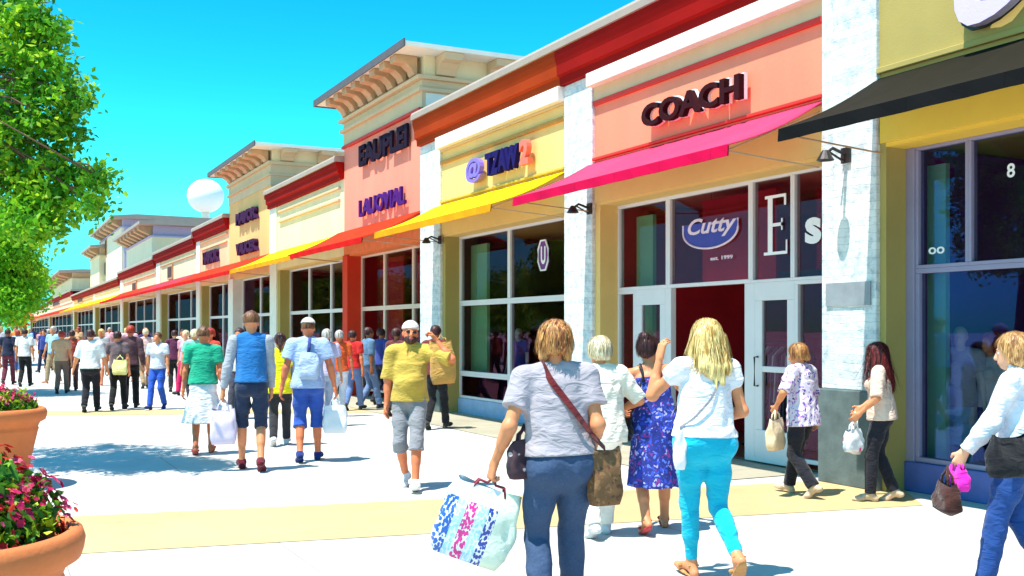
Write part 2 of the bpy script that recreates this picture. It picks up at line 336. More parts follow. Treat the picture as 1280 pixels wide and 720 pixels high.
# ------------------------------------------------------------------ shops
def window(root, x0, x1, z0, z1, y=0.35, fw=0.05, fm=None, gm=None, pane=True):
    m = MB(); fm = fm or M['frame']
    m.box(x0, x1, y, y+0.09, z1-fw, z1); m.box(x0, x1, y, y+0.09, z0, z0+fw)
    m.box(x0, x0+fw, y, y+0.09, z0+fw, z1-fw); m.box(x1-fw, x1, y, y+0.09, z0+fw, z1-fw)
    w = m.build('window', fm, root, bev=0.006)
    if pane: MB().box(x0+fw, x1-fw, y+0.04, y+0.05, z0+fw, z1-fw).build('pane', gm or M['glass'], w)
    return w
def door(root, x0, x1, z1, y=0.35, fm=None, side=1):
    fm = fm or M['frame']; m = MB(); st = min(0.13, (x1-x0)*0.2)
    m.box(x0, x1, y, y+0.06, z1-0.22, z1); m.box(x0, x1, y, y+0.06, 0.03, 0.42)
    m.box(x0, x0+st, y, y+0.06, 0.42, z1-0.22); m.box(x1-st, x1, y, y+0.06, 0.42, z1-0.22); m.box(x0+st, x1-st, y, y+0.06, 1.12, 1.19)
    d = m.build('door', fm, root, bev=0.006)
    MB().box(x0+st, x1-st, y+0.025, y+0.035, 0.42, 1.12).box(x0+st, x1-st, y+0.025, y+0.035, 1.19, z1-0.22).build('pane', M['glass'], d)
    hx = x1-st*0.5 if side > 0 else x0+st*0.5
    MB().tube([(hx, y-0.005, 0.95), (hx, y-0.06, 0.95), (hx, y-0.06, 1.3), (hx, y-0.005, 1.3)], 0.012).build('handle', M['metal'], d)
    return d
def awning(root, x0, x1, m, mv, zt=4.1, zb=3.52, out=1.25, val=0.12, lamps=True):
    n = 7; top = []; N_ = max(4, int((x1-x0)/0.35))
    mb = MB(); k = 0
    for i in range(N_+1):
        x = x0+(x1-x0)*i/N_
        sag = 0.012*math.cos(i*PI)
        for j in range(n+1):
            t = j/n; mb.v.append((x, 0.045-t*(out+0.045), zt+(zb-zt)*t-0.05*math.sin(t*PI)-(0.008 if i % 2 else 0)*math.sin(t*PI)))
    off = len(mb.v)
    mb.v += [(v[0], v[1], v[2]-0.015) for v in mb.v]
    for i in range(N_):
        for j in range(n):
            a = i*(n+1)+j; b = a+n+1
            mb.f.append((a, a+1, b+1, b)); mb.f.append((off+a, off+b, off+b+1, off+a+1))
    for j in range(n):
        a = j; mb.f.append((a, off+a, off+a+1, a+1)); a = N_*(n+1)+j; mb.f.append((a, a+1, off+a+1, off+a))
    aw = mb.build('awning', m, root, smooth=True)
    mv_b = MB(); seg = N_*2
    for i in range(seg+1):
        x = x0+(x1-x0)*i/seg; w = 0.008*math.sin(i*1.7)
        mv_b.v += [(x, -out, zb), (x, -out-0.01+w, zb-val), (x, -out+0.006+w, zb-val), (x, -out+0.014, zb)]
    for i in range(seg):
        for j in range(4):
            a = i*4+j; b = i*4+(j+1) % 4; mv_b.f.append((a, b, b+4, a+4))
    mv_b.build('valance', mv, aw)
    fr = MB()
    for x in (x0+0.06, x1-0.06):
        fr.tube([(x, 0.03, zt-0.12), (x, -out+0.04, zb-0.05)], 0.009, 6)
        fr.tube([(x, 0.03, zb-0.14), (x, -out+0.04, zb-0.06)], 0.009, 6)
    fr.tube([(x0+0.02, -out+0.035, zb-0.06), (x1-0.02, -out+0.035, zb-0.06)], 0.016, 6)
    fr.build('awning_frame', M['bracket'], aw)
    return aw
def cornice_red(root, x0, x1, zb=5.4, zt=5.92, out=0.17, depth=8.0, m_=None):
    m = MB()
    m.ext([(0.045, zb), (-0.07, zb), (-0.08, zb+0.12), (-0.125, zb+0.15), (-0.13, zb+0.30), (-out+0.01, zt-0.12), (-out, zt-0.08), (-out, zt), (0.045, zt)], x0, x1)
    m.build('cornice', m_ or M['redroof'], root)
    MB().ext([(-out-0.04, zt+0.002), (-out-0.04, zt+0.10), (-out-0.01, zt+0.15), (depth, zt+0.34), (depth, zt+0.002)], x0-0.002, x1+0.002).build('coping', M['coping'], root)
def pier(root, x0, x1, zt, ym=0.0, m=None, base=True):
    p = MB().box(x0, x1, ym, 0.43, 1.0 if base else 0.0, zt).build('pier', m or M['stone'], root, bev=0.012)
    if base: MB().box(x0-0.03, x1+0.03, ym-0.03, 0.43, 0.0, 1.0).build('pier_base', M['slate'], root, bev=0.015)
    return p
def interior(root, x0, x1, m, depth=6.0):
    b = MB()
    b.box(x0, x0+0.06, 0.45, depth, 0.012, 3.48); b.box(x1-0.06, x1, 0.45, depth, 0.012, 3.48); b.box(x0+0.06, x1-0.06, depth-0.1, depth, 0.012, 3.48)
    b.build('interior_wall', m, root)
    MB().box(x0+0.06, x1-0.06, 0.45, depth-0.1, 0.0, 0.03).build('interior_floor', M['woodfloor'], root)
def lamp_arm(root, x, z):
    m = MB(); m.box(x-0.06, x+0.06, -0.03, -0.002, z-0.06, z+0.10)
    m.tube([(x, -0.03, z+0.03), (x, -0.20, z+0.08), (x, -0.29, z+0.02)], 0.018, 8)
    m.tube([(x-0.02, -0.03, z-0.04), (x-0.05, -0.2, z+0.05)], 0.012, 6); m.lathe([(0.03, 0.05), (0.05, 0.02), (0.09, -0.05), (0.085, -0.055), (0.02, 0.0)], (x, -0.30, z+0.0), 14)
    m.build('wall_bracket', M['metal'], root)
def bracket_eave(root, x0, x1, zb, zt, out=0.55, depth=6.0, nb=8, dz=0.0):
    """deep eave on curved corbels on all visible sides"""
    h = zt-zb
    MB().box(x0-out, x1+out, -out, depth+out, zt, zt+0.09).build('roof', M['white'], root)
    MB().box(x0-out-0.03, x1+out+0.03, -out-0.03, -out, zt-0.03, zt+0.13).box(x0-out-0.03, x0-out, -out, depth+out, zt-0.03, zt+0.13).build('roof_edge', M['darkedge'], root)
    prof = [(0.0, zb+0.02), (-0.07, zb+0.04), (-0.12, zb+h*0.35), (-out*0.45, zb+h*0.6), (-out*0.88, zb+h*0.66), (-out*0.9, zt-0.005), (0.0, zt-0.005)]
    w = (x1-x0)/(nb*1.0)
    for i in range(nb):
        xa = x0+w*(i+0.28); MB().ext(prof, xa, xa+w*0.5).build('corbel', M['bracket'], root, bev=0.01)
    nd = max(3, int(depth/1.1))
    for i in range(nd):
        ya = 0.35+i*depth/nd
        b = MB(); b.exty([(x1+(-p[0]), p[1]) for p in prof], ya, ya+0.42); b.build('corbel', M['beige'], root, bev=0.01)
def shop(label, x0, x1, wm, ztop, cat='shop', depth=9.0):
    r = thing('shop_building', label, cat, ((x0+x1)/2, 0.2, 0)); r['group'] = 'row of shop buildings along the promenade'
    MB().box(x0+0.001, x1-0.001, 0.05, depth, 3.5, ztop).build('wall', wm, r)
    return r
def trim(root, x0, x1, z0, z1, y, m, name='moulding'): return MB().box(x0, x1, y, 0.049, z0, z1).build(name, m, root, bev=0.008)

# --- olive shop on the right, black awning
PR = (wx(1027), wx(1095))                                     # stone pier between olive and coral shop
D = shop('olive shop with black awning and pale lilac script sign, nearest on the right', PR[0], 8.5, M['olive'], 7.2)
pier(D, PR[0], PR[1], 6.9)
MB().box(PR[0]+0.08, PR[1]-0.06, -0.02, -0.001, pz(1060, 382), pz(1060, 353)).build('plaque', mat('grey_plaque', (0.25, 0.27, 0.30), 0.5), D)
awning(D, PR[1]-0.02, 8.4, M['aw_black'], M['aw_black_v'], 4.16, 3.54)
trim(D, PR[1], 8.49, 4.2, 4.26, -0.0, M['olive'])
MB().box(PR[1]+0.001, PR[1]+0.08, 0.055, 0.35, 0.0, 3.499).build('pier_return', M['olive'], D)
MB().box(PR[1]+0.08, 8.49, 0.052, 0.5, 3.46, 3.499).build('soffit', M['sunyellow'], D)
MB().box(PR[1]+0.02, 8.45, 0.030, 0.049, 3.5, 4.04).build('fascia', M['sunyellow'], D)
fx = PR[1]+0.08
MB().box(fx, fx+0.1, 0.33, 0.45, 0.03, 3.46).build('jamb', M['frameblue'], D, bev=0.006)
xm = wx(1210, 0.35)
zt_, zs_ = 2.24, 2.14
for xa, xb in ((fx+0.1, xm), (xm, 3.6), (3.6, 5.6), (5.6, 8.45)): window(D, xa, xb, zt_, 3.46, fm=M['frameblue'], fw=0.035, gm=glass('blue_reflecting_glass', (0.8, 0.8, 0.8), 0.05, (0.14, 0.26, 0.85)))
for xa, xb in ((fx+0.1, 3.6), (3.6, 5.6), (5.6, 8.45)): window(D, xa, xb, 0.30, zt_, fm=M['frameblue'], gm=glass('blue_reflecting_glass', (0.8, 0.8, 0.8), 0.05))
MB().box(fx, 8.45, 0.30, 0.46, 0.0, 0.298).build('window_plinth', mat('blue_plinth', (0.07, 0.11, 0.36), 0.5), D, bev=0.01)
interior(D, PR[1]+0.05, 8.45, M['in_violet'])
MB().box(wx(1150, 0.6), wx(1182, 0.6), 0.60, 0.66, 0.3, 3.3).build('reflection_panel', M['in_teal'], D)  # added panel whose teal stands in for a reflection in the pane
m_ = MB(); text_mb(m_, 'oo', wx(1160, 0.38), wx(1180, 0.38), pz(1170, 313, 0.38), 0.07, 0.386, 0.389, 0.02); m_.build('window_lettering', M['white_paint'], D); m_ = MB(); text_mb(m_, '8', wx(1258, 0.38), wx(1268, 0.38), pz(1262, 213, 0.38), 0.13, 0.386, 0.389, 0.02)
m_.build('window_lettering', M['white_paint'], D)
# script sign: a fat lilac swoosh cut off by the frame
def blobsign(pts, y0, y1, name, m, root):
    mb = MB(); mb.exty(list(reversed(pts)), y0, y1); return mb.build(name, m, root)
sp = [(1198, -34), (1196, 0), (1197, 14), (1202, 27), (1213, 33), (1228, 29), (1246, 19), (1262, 6), (1276, -8), (1300, -36), (1304, -52), (1290, -50), (1270, -26), (1256, -8), (1242, 0), (1226, 2), (1217, -2), (1216, -16), (1222, -40), (1236, -70), (1222, -88), (1206, -66)]
blobsign([(wx(x, -0.12), pz(x, y, -0.12)) for x, y in sp], -0.16, -0.06, 'sign_lettering', mat('lilac_sign', (0.62, 0.48, 0.78), 0.4, 0.02), D)
blobsign([(wx(x, -0.05)+0.01, pz(x, y, -0.05)-0.04) for x, y in sp], -0.06, -0.02, 'sign_backing', M['metal'], D)
lamp_arm(D, wx(1045, -0.3)-0.15, 3.42)

# --- coral shop with pink awning
P1r = (wx(705), wx(740))
C = shop('coral shop with pink awning and dark sign letters, between two white stone piers', P1r[0], PR[0], M['coral'], 5.45)
pier(C, P1r[0], P1r[1], 5.398)
MB().box(P1r[1]+0.002, PR[0]-0.002, 0.025, 0.049, 5.0, 5.2).build('frieze', M['beige'], C)
trim(C, P1r[1]+0.002, PR[0]-0.002, 5.2, 5.395, -0.11, M['white'])
trim(C, P1r[1]+0.004, PR[0]-0.004, 4.93, 5.0, 0.0, M['redtrim'])
trim(C, P1r[1]+0.004, PR[0]-0.004, 4.12, 4.16, -0.01, M['redtrim'])
cornice_red(C, P1r[0], PR[0]-0.005)
awning(C, wx(740, 0)-0.12, PR[0]-0.01, M['aw_pink'], M['aw_pink_v'])
m_ = MB(); text_mb(m_, 'COACH', wx(803, -0.12), wx(925, -0.12), pz(864, 127, -0.12), 0.30, -0.14, -0.06, 0.03)
m_.build('sign_lettering', mat('maroon_letters', (0.03, 0.004, 0.007), 0.8, spec=0.1), C)
m_ = MB(); text_mb(m_, 'COACH', wx(803, -0.12)-0.03, wx(925, -0.12), pz(864, 127, -0.12)+0.012, 0.32, -0.058, -0.01, 0.045)
m_.build('sign_backing', M['white_paint'], C)
MB().box(P1r[1]+0.001, P1r[1]+0.14, 0.055, 0.35, 0.0, 3.459).build('pier_return', M['tanwall'], C)
MB().box(P1r[1]+0.002, PR[0]-0.002, 0.052, 0.5, 3.46, 3.499).build('soffit', M['tanwall'], C)
MB().box(P1r[1]+0.02, PR[0]-0.02, 0.030, 0.049, 3.5, 4.04).build('fascia', M['tanwall'], C)
X = lambda px: wx(px, 0.37)
xl = P1r[1]+0.14
window(C, xl, X(836), 2.2, 3.46); window(C, X(836), X(940), 2.2, 3.46); window(C, X(940), X(992), 2.2, 3.46, fw=0.035); window(C, X(992), PR[0]-0.01, 2.2, 3.46, fw=0.035)
MB().box(X(797)-0.04, X(797), 0.35, 0.44, 0.03, 2.2).box(X(833), X(840), 0.35, 0.44, 0.03, 2.2).box(X(932), X(945), 0.35, 0.44, 0.03, 2.2).build('door_post', M['frame'], C, bev=0.008)
window(C, xl, X(797)-0.04, 0.1, 2.2)
door(C, X(797), X(833), 2.2, side=1); door(C, X(945), X(995), 2.2, side=-1); window(C, X(995), PR[0]-0.01, 0.1, 2.2)
interior(C, P1r[1]+0.05, PR[0]-0.05, M['in_red'])
MB().box(X(778), X(797)+0.02, 0.62, 0.68, 0.05, 3.3).build('reflection_panel', M['in_green'], C)  # added panel whose green imitates the pier side reflected in the glass
MB().box(X(846), X(936), 0.80, 0.84, 2.26, 3.40).build('display_backdrop', M['in_red'], C); MB().box(X(948), PR[0]-0.1, 1.3, 1.34, 2.26, 3.40).build('display_backdrop', M['in_red'], C)
MB().box(X(842), X(930), 1.2, 1.9, 2.32, 2.38).box(X(948), PR[0]-0.1, 0.9, 1.4, 2.30, 2.35).build('shelf', M['in_dark'], C)
# window graphics of the coral shop: round cup logo, big letters
gx = lambda px: wx(px, 0.375); gz = lambda px, py: pz(px, py, 0.375)
mb = MB(); cx, cz = gx(887), gz(887, 290); w_, h_ = (gx(920)-gx(852))/2, 0.2
pts = [(cx-w_, cz+0.13)]+[(cx+w_*math.cos(t), cz+0.02-h_*1.15*abs(math.sin(t))) for t in np.linspace(PI, 2*PI, 18)]+[(cx+w_, cz+0.13)]
mb.exty(list(reversed(pts)), 0.378, 0.384); mb.build('window_logo', mat('blue_logo', (0.04, 0.05, 0.34), 0.5), C)
mb = MB(); mb.tube([(p[0], 0.374, p[1]) for p in pts], 0.014, 6); text_mb(mb, 'Cutty', cx-w_*0.82, cx+w_*0.95, cz+0.06, 0.27, 0.372, 0.376, 0.02, 0.3)
text_mb(mb, 'est. 1999', gx(888), gx(916), gz(902, 322), 0.05, 0.374, 0.377, 0.02); mb.build('window_logo_lettering', mat('pale_pink_lettering', (0.75, 0.60, 0.72), 0.5), C)
mb = MB(); ex, ez = gx(956), gz(968, 281); xr = gx(982); hh = 0.32
mb.box(ex+0.05, ex+0.13, 0.378, 0.386, ez-hh, ez+hh); mb.box(ex, xr, 0.3775, 0.3865, ez+hh, ez+hh+0.035); mb.box(ex-0.02, xr+0.02, 0.3775, 0.3865, ez-hh-0.035, ez-hh)
mb.box(ex+0.13, xr-0.06, 0.3775, 0.3865, ez-0.02, ez+0.02); mb.box(xr-0.03, xr, 0.3775, 0.3865, ez+hh-0.1, ez+hh); mb.box(xr-0.08, xr-0.06, 0.3775, 0.3865, ez-0.07, ez+0.07); mb.box(xr, xr+0.02, 0.3775, 0.3865, ez-hh, ez-hh+0.13)
mb.build('window_lettering', M['white_paint'], C); mb = MB(); text_mb(mb, 's', gx(1006), gx(1026), gz(1017, 288), 0.30, 0.378, 0.386, 0.04); mb.build('window_lettering', M['white_paint'], C)
lamp_arm(C, wx(716, -0.3), 3.40)

# --- yellow shop with yellow awning
P2r = (wx(525), wx(550))
B = shop('yellow shop with yellow awning and navy sign letters', P2r[0], P1r[0], M['yellow'], 5.45)
pier(B, P2r[0], P2r[1], 5.398)
trim(B, P2r[1]+0.002, P1r[0]-0.002, 5.17, 5.395, -0.11, M['white']); trim(B, P2r[1]+0.002, P1r[0]-0.002, 5.13, 5.168, 0.0, M['beige'])
trim(B, P2r[1]+0.004, P1r[0]-0.004, 4.88, 4.95, 0.0, mat('amber_trim', (0.50, 0.22, 0.04), 0.7)); trim(B, P2r[1]+0.004, P1r[0]-0.004, 4.12, 4.16, -0.01, mat('amber_trim2', (0.55, 0.38, 0.05), 0.7))
cornice_red(B, P2r[0], P1r[0]-0.005, m_=mat('rust_cornice', (0.34, 0.035, 0.004), 0.85, 0.12, 3, 40, 0.1, spec=0.1, stretch=(0.3, 1, 1)))
awning(B, P2r[1]-0.3, P1r[0]-0.01, M['aw_yellow'], M['aw_yellow_v'])
zc = pz(622, 202, -0.1)
m_ = MB(); text_mb(m_, 'TZAW', wx(607, -0.1), wx(648, -0.1), zc, 0.40, -0.12, -0.03, 0.05); m_.build('sign_lettering', mat('navy_letters', (0.010, 0.006, 0.10), 0.8, spec=0.1), B)
m_ = MB(); text_mb(m_, '@', wx(583, -0.1), wx(602, -0.1), zc-0.02, 0.44, -0.12, -0.03, 0.03); m_.build('sign_emblem', mat('violet_emblem', (0.22, 0.14, 0.62), 0.4), B)
m_ = MB(); text_mb(m_, '2', wx(650, -0.1), wx(661, -0.1), zc+0.02, 0.42, -0.12, -0.03, 0.05); m_.build('sign_numeral', mat('salmon_letter', (0.75, 0.14, 0.10), 0.4), B)
MB().box(P2r[1]+0.001, P2r[1]+0.14, 0.055, 0.35, 0.0, 3.459).build('pier_return', M['olive'], B)
MB().box(P2r[1]+0.002, P1r[0]-0.002, 0.052, 0.5, 3.46, 3.499).build('soffit', M['tanwall'], B)
MB().box(P2r[1]+0.02, P1r[0]-0.02, 0.030, 0.049, 3.5, 4.04).build('fascia', M['tanwall'], B)
xl = P2r[1]+0.14
for xa, xb in ((xl, X(637)), (X(637), P1r[0]-0.01)):
    window(B, xa, xb, 2.15, 3.46); window(B, xa, xb, 0.78, 2.15); window(B, xa, xb, 0.30, 0.78, gm=glass('red_low_glass', (0.4, 0.12, 0.14), 0.03))
MB().box(xl, P1r[0]-0.01, 0.32, 0.46, 0.0, 0.298).build('window_plinth', mat('pale_blue_plinth', (0.30, 0.42, 0.66), 0.5), B, bev=0.01)
interior(B, P2r[1]+0.05, P1r[0]-0.05, M['in_dark'])
MB().box(X(573), X(594), 0.62, 0.68, 0.3, 3.3).build('reflection_panel', M['in_green'], B)  # added green strip in place of a pier reflection in this window
mb = MB(); cx, cz = gx(679), gz(679, 319); pts = [(cx+0.20*math.cos(t)*(1-0.1*math.cos(2*t)), cz+0.27*math.sin(t)) for t in np.linspace(0, 2*PI, 9)[:-1]+PI/8]
mb.exty(list(reversed(pts)), 0.378, 0.384); mb.build('window_badge', mat('violet_badge', (0.16, 0.02, 0.22), 0.5), B)
mb = MB(); mb.tube([(p[0], 0.374, p[1]) for p in pts+[pts[0], pts[1]]], 0.018, 6); text_mb(mb, 'U', cx-0.08, cx+0.08, cz, 0.3, 0.372, 0.376, 0.03); mb.build('window_badge_outline', M['white_paint'], B)
lamp_arm(B, wx(533, -0.3), 3.38)

# --- salmon tower with red awning
Ax = (wx(428), P2r[0])
A = shop('tall salmon tower shop with bracketed eave, two rows of dark letters and red awning', Ax[0], Ax[1], M['coralB'], 6.15, depth=6)
MB().box(Ax[0]-0.02, Ax[1]+0.02, 0.03, 6.02, 6.22, 6.80).build('tower_band', M['beige'], A, bev=0.01)
MB().box(Ax[0]-0.08, Ax[1]+0.08, -0.05, 6.06, 6.55, 6.63).box(Ax[0]-0.10, Ax[1]+0.10, -0.08, 6.1, 6.80, 6.88).build('tower_moulding', M['beige'], A, bev=0.01)
trim(A, Ax[0], Ax[1], 6.15, 6.218, -0.03, M['redtrim'])
MB().box(Ax[1]+0.001, Ax[1]+0.035, 0.12, 5.9, 5.9, 6.52).build('side_wall', M['white'], A)
MB().box(Ax[0]+0.02, Ax[1]-0.02, 0.1, 5.9, 6.88, 7.30).build('eave_wall', M['cream'], A)
bracket_eave(A, Ax[0], Ax[1], 6.88, 7.30, 0.55, 5.9, 8)
awning(A, Ax[0]-0.5, Ax[1]+0.02, M['aw_red'], M['aw_red_v'], 4.1, 3.50)
m_ = MB(); text_mb(m_, 'EAUPLEI', wx(446, -0.1), wx(506, -0.1), pz(476, 182, -0.1), 0.50, -0.06, 0.0, 0.04); m_.build('sign_lettering', mat('black_letters', (0.012, 0.005, 0.02), 0.8, spec=0.1), A)
m_ = MB(); text_mb(m_, 'LAUOVIAL', wx(446, -0.1), wx(503, -0.1), pz(474, 252, -0.1), 0.40, -0.06, 0.0, 0.03); m_.build('sign_lettering', mat('purple_letters', (0.06, 0.01, 0.16), 0.8, spec=0.1), A)
MB().box(Ax[0], wx(434), -0.0, 0.43, 0, 3.49).build('pier', M['redpier'], A, bev=0.01)
MB().box(wx(434)+0.002, Ax[1]-0.002, 0.052, 0.5, 3.46, 3.499).build('soffit', mat('orange_soffit', (0.80, 0.20, 0.05), 0.8), A)
MB().box(Ax[0]+0.02, Ax[1]-0.02, 0.030, 0.049, 3.5, 4.02).build('fascia', mat('orange_fascia', (0.80, 0.24, 0.08), 0.8), A)
xl = wx(434)+0.01
for xa, xb in ((xl, X(481)), (X(481), X(517)), (X(517), Ax[1]-0.01)):
    window(A, xa, xb, 2.15, 3.46, fm=M['framered']); window(A, xa, xb, 0.15, 2.15, fm=M['framered'])
interior(A, Ax[0]+0.05, Ax[1]-0.05, M['in_red'])
MB().box(xl, X(480), 0.85, 0.89, 0.9, 3.40).box(X(484), Ax[1]-0.1, 1.1, 1.14, 2.3, 3.40).build('display_backdrop', M['in_red'], A)

# --- further shops, each its own building
def plain_shop(label, x0, x1, wm, zc, awm, awv, fm=None, im=None, piercol=None, red=True, nwin=3, signs=(), awn_x=None, bandz=(5.2, 4.9)):
    s = shop(label, x0, x1, wm, zc+0.05 if red else zc)
    pw = 0.8 if x0 > -40 else 1.3
    pier(s, x0, x0+pw, zc-0.002 if red else 3.5, m=piercol or M['white'], base=False)
    if red: cornice_red(s, x0, x1-0.005, zc, zc+0.42, 0.17)
    for z in bandz: trim(s, x0+pw+0.3, x1-0.3, z, z+0.06, -0.02, M['beige'])
    awning(s, x0+0.05, x1-0.02, awm, awv, 4.05, 3.48)
    MB().box(x0+pw+0.001, x0+pw+0.28, 0.055, 0.35, 0, 3.459).build('pier_return', M['olive'], s)
    MB().box(x0+pw+0.002, x1-0.002, 0.052, 0.5, 3.46, 3.499).build('soffit', M['tanwall'], s)
    xa = x0+pw+0.28; w = (x1-0.01-xa)/nwin
    for i in range(nwin):
        window(s, xa+w*i, xa+w*(i+1), 2.15, 3.46, fm=fm); window(s, xa+w*i, xa+w*(i+1), 0.15, 2.15, fm=fm)
    interior(s, x0+0.05, x1-0.05, im or M['in_dark'])
    for (txt, pa, pb, py, h) in signs:
        if txt in ('11', '1', 'III', 'OO'):
            xa_, xb_ = wx(pa, -0.02), wx(pb, -0.02); zc_ = pz((pa+pb)/2, py, -0.02); fr_ = MB().box(xa_, xb_, -0.02, 0.049, zc_-h/2, zc_+h/2).build('upper_window', M['bracket'], s)
            MB().box(xa_+0.12, xb_-0.12, -0.03, -0.021, zc_-h/2+0.1, zc_+h/2-0.1).build('pane', M['in_dark'], fr_); continue
        m_ = MB(); text_mb(m_, txt, wx(pa, -0.05), wx(pb, -0.05), pz((pa+pb)/2, py, -0.05), h, -0.08, 0.04, 0.05)
        m_.build('sign_lettering', mat('plum_letters', (0.04, 0.008, 0.05), 0.8, spec=0.1), s)
    return s
xE, xF, xG, xH, xI = wx(337), wx(285), wx(245), wx(195), wx(150)
plain_shop('cream shop with red cornice and yellow awning, left of the salmon tower', xE, Ax[0], M['cream'], 5.42, M['aw_yellow'], M['aw_yellow_v'], nwin=3)
Ft = shop('apricot tower shop with bracketed eave and two small dark signs', xF, xE, M['orange'], 6.2, depth=6)
pier(Ft, xF, xF+0.8, 3.5, m=M['white'], base=False)
MB().box(xF-0.02, xE+0.02, 0.03, 6.02, 6.2, 6.85).build('tower_band', M['beige'], Ft); MB().box(xF-0.08, xE+0.08, -0.05, 6.06, 6.85, 6.95).box(xF-0.06, xE+0.06, -0.04, 6.04, 6.5, 6.56).build('tower_moulding', M['beige'], Ft)
MB().box(xF+0.02, xE-0.02, 0.1, 5.9, 6.95, 7.32).build('eave_wall', M['cream'], Ft); bracket_eave(Ft, xF, xE, 6.95, 7.32, 0.6, 5.9, 7)
awning(Ft, xF+0.05, xE-0.02, M['aw_red'], M['aw_red_v'], 4.05, 3.48)
MB().box(xF+0.8, xE, 0.052, 0.5, 3.46, 3.499).build('soffit', M['tanwall'], Ft)
for i in range(2):
    xa = xF+0.8+(xE-xF-0.81)/2*i; window(Ft, xa, xa+(xE-xF-0.81)/2, 2.15, 3.46); window(Ft, xa, xa+(xE-xF-0.81)/2, 0.15, 2.15)
interior(Ft, xF+0.05, xE-0.05, M['in_dark'])
for t_, py in (('MAVOR', 270), ('VAUCER', 309)):
    m_ = MB(); text_mb(m_, t_, wx(296, -0.05), wx(321, -0.05), pz(308, py, -0.05), 0.42, -0.1, 0.04, 0.06); m_.build('sign_lettering', mat('plum_letters', (0.04, 0.008, 0.05), 0.8, spec=0.1), Ft)
plain_shop('small peach shop with red cornice and one plum sign', xG, xF, M['peach'], 5.35, M['aw_red'], M['aw_red_v'], nwin=2, signs=[('HAVIOR', 254, 272, 321, 0.5)])
plain_shop('cream shop with plain brown coping and crimson awning', xH, xG, M['cream'], 5.1, mat('crimson_canvas', (0.45, 0.01, 0.03), 0.8), M['aw_red_v'], nwin=3, signs=[('11', 209, 215, 340, 0.7)], bandz=(4.85,))
plain_shop('pale shop with long red cornice and scarlet awning, far down the row', xI, xH, M['cream'], 4.9, M['aw_red'], M['aw_red_v'], nwin=4, signs=[('1', 165, 170, 360, 0.8)], bandz=(4.6,))
plain_shop('faraway ivory shop with yellow awning before the tall cream tower', -84, xI, M['ivory'], 4.6, M['aw_yellow'], M['aw_yellow_v'], nwin=4, bandz=(4.4,))
plain_shop('faraway peach shop with yellow awning and thin red cornice', -106, -84, M['peach'], 4.6, M['aw_yellow'], M['aw_yellow_v'], nwin=5, bandz=(4.35,), signs=[('III', 97, 103, 374, 0.7)])
plain_shop('faraway cream shop with orange red awning behind the crowd', -150, -106, M['cream'], 5.2, M['aw_red'], M['aw_red_v'], nwin=6, bandz=(4.9, 4.5), signs=[('OO', 66, 74, 377, 1.1)])
plain_shop('last shop of the row, pale with a scarlet awning at the vanishing point', -215, -150, M['ivory'], 5.0, M['aw_red'], M['aw_red_v'], nwin=7, bandz=(4.6,))
def tower(label, x0, x1, y0, y1, zt, wm, side, wins=(), nb=6, eave=0.9, red=False):
    t = thing('tower_building', label, 'tower', ((x0+x1)/2, y0, 0), group='upper towers behind the shop row')
    MB().box(x0, x1, y0, y1, 3.6, zt-0.7).build('wall', wm, t)
    if side: MB().box(x1+0.001, x1+0.05, y0+0.2, y1, 3.6, zt-0.7).build('side_wall', side, t)
    MB().box(x0-0.1, x1+0.1, y0-0.1, y1+0.1, zt-0.7, zt-0.62).box(x0+0.1, x1-0.1, y0+0.1, y1-0.1, zt-0.62, zt-0.05).build('tower_moulding', M['lilac'] if side else M['beige'], t)
    MB().ext([(y0-eave, zt-0.05), (y0-eave, zt+0.12), (y0+1, zt+0.3), (y1+eave, zt+0.12), (y1+eave, zt-0.05)], x0-eave, x1+eave).build('roof', M['redroof'] if red else M['coping'], t)
    w = (x1-x0)/nb
    for i in range(nb):
        xa = x0+w*(i+0.3); MB().ext([(y0+0.09, zt-0.6), (y0-eave*0.85, zt-0.25), (y0-eave*0.85, zt-0.052), (y0+0.09, zt-0.052)], xa, xa+w*0.4).build('corbel', M['bracket'], t)
    for (px, py, ww, hh) in wins:
        xc, zc = wx(px, y0), pz(px, py, y0)
        fr = MB().box(xc-ww/2, xc+ww/2, y0-0.06, y0-0.001, zc-hh/2, zc+hh/2).build('window', M['bracket'], t)
        MB().box(xc-ww/2+0.1, xc+ww/2-0.1, y0-0.07, y0-0.062, zc-hh/2+0.1, zc+hh/2-0.1).build('pane', M['in_dark'], fr)
    return t
tower('tall ivory tower with lilac side walls and wide flat eave, tallest of the far towers', wx(125, 1.5), wx(152, 1.5), 1.5, 30, 10.3, M['ivory'], M['lilac'], wins=((133, 310, 1.2, 1.5), (132, 336, 1.2, 1.2)), eave=0.8)
tower('squat ivory tower with brown bracketed eave, in front of the lilac one', wx(158, 0.6), wx(190, 0.6), 0.6, 16, 7.7, M['ivory'], M['cream'], eave=0.8, nb=7)
tower('low far tower with brown roof left of the tall ivory tower', wx(113, 1.0), wx(124, 1.0), 1.0, 10, 8.9, M['cream'], None, eave=0.8, nb=3)
tower('farthest tower with grey brown hipped eave above the tree line', wx(64, 1.0), wx(90, 1.0), 1.0, 26, 8.3, M['cream'], None, eave=1.5, nb=7)
# white round tank behind the roofs
wt = cp(257, 150); T = thing('water_tower', 'white round water tank seen above the far roofs against the sky', 'water tower', wt)
zc = HC+(HY-245)*150/F; rr = 21.0*150/F
MB().lathe([(0.02, -rr)]+[(rr*1.06*math.cos(t), rr*math.sin(t)) for t in np.linspace(-1.45, 1.45, 24)]+[(0.02, rr)], (wt[0], wt[1], zc), 40).build('tank', mat('white_tank', (0.88, 0.88, 0.88), 0.8, 0.01), T, smooth=True)
MB().lathe([(2.0, 0), (0.7, 1.5), (0.5, zc-rr-0.3), (0.6, zc-rr+0.1)], (wt[0], wt[1], 0), 24).build('stem', M['white'], T, smooth=True)

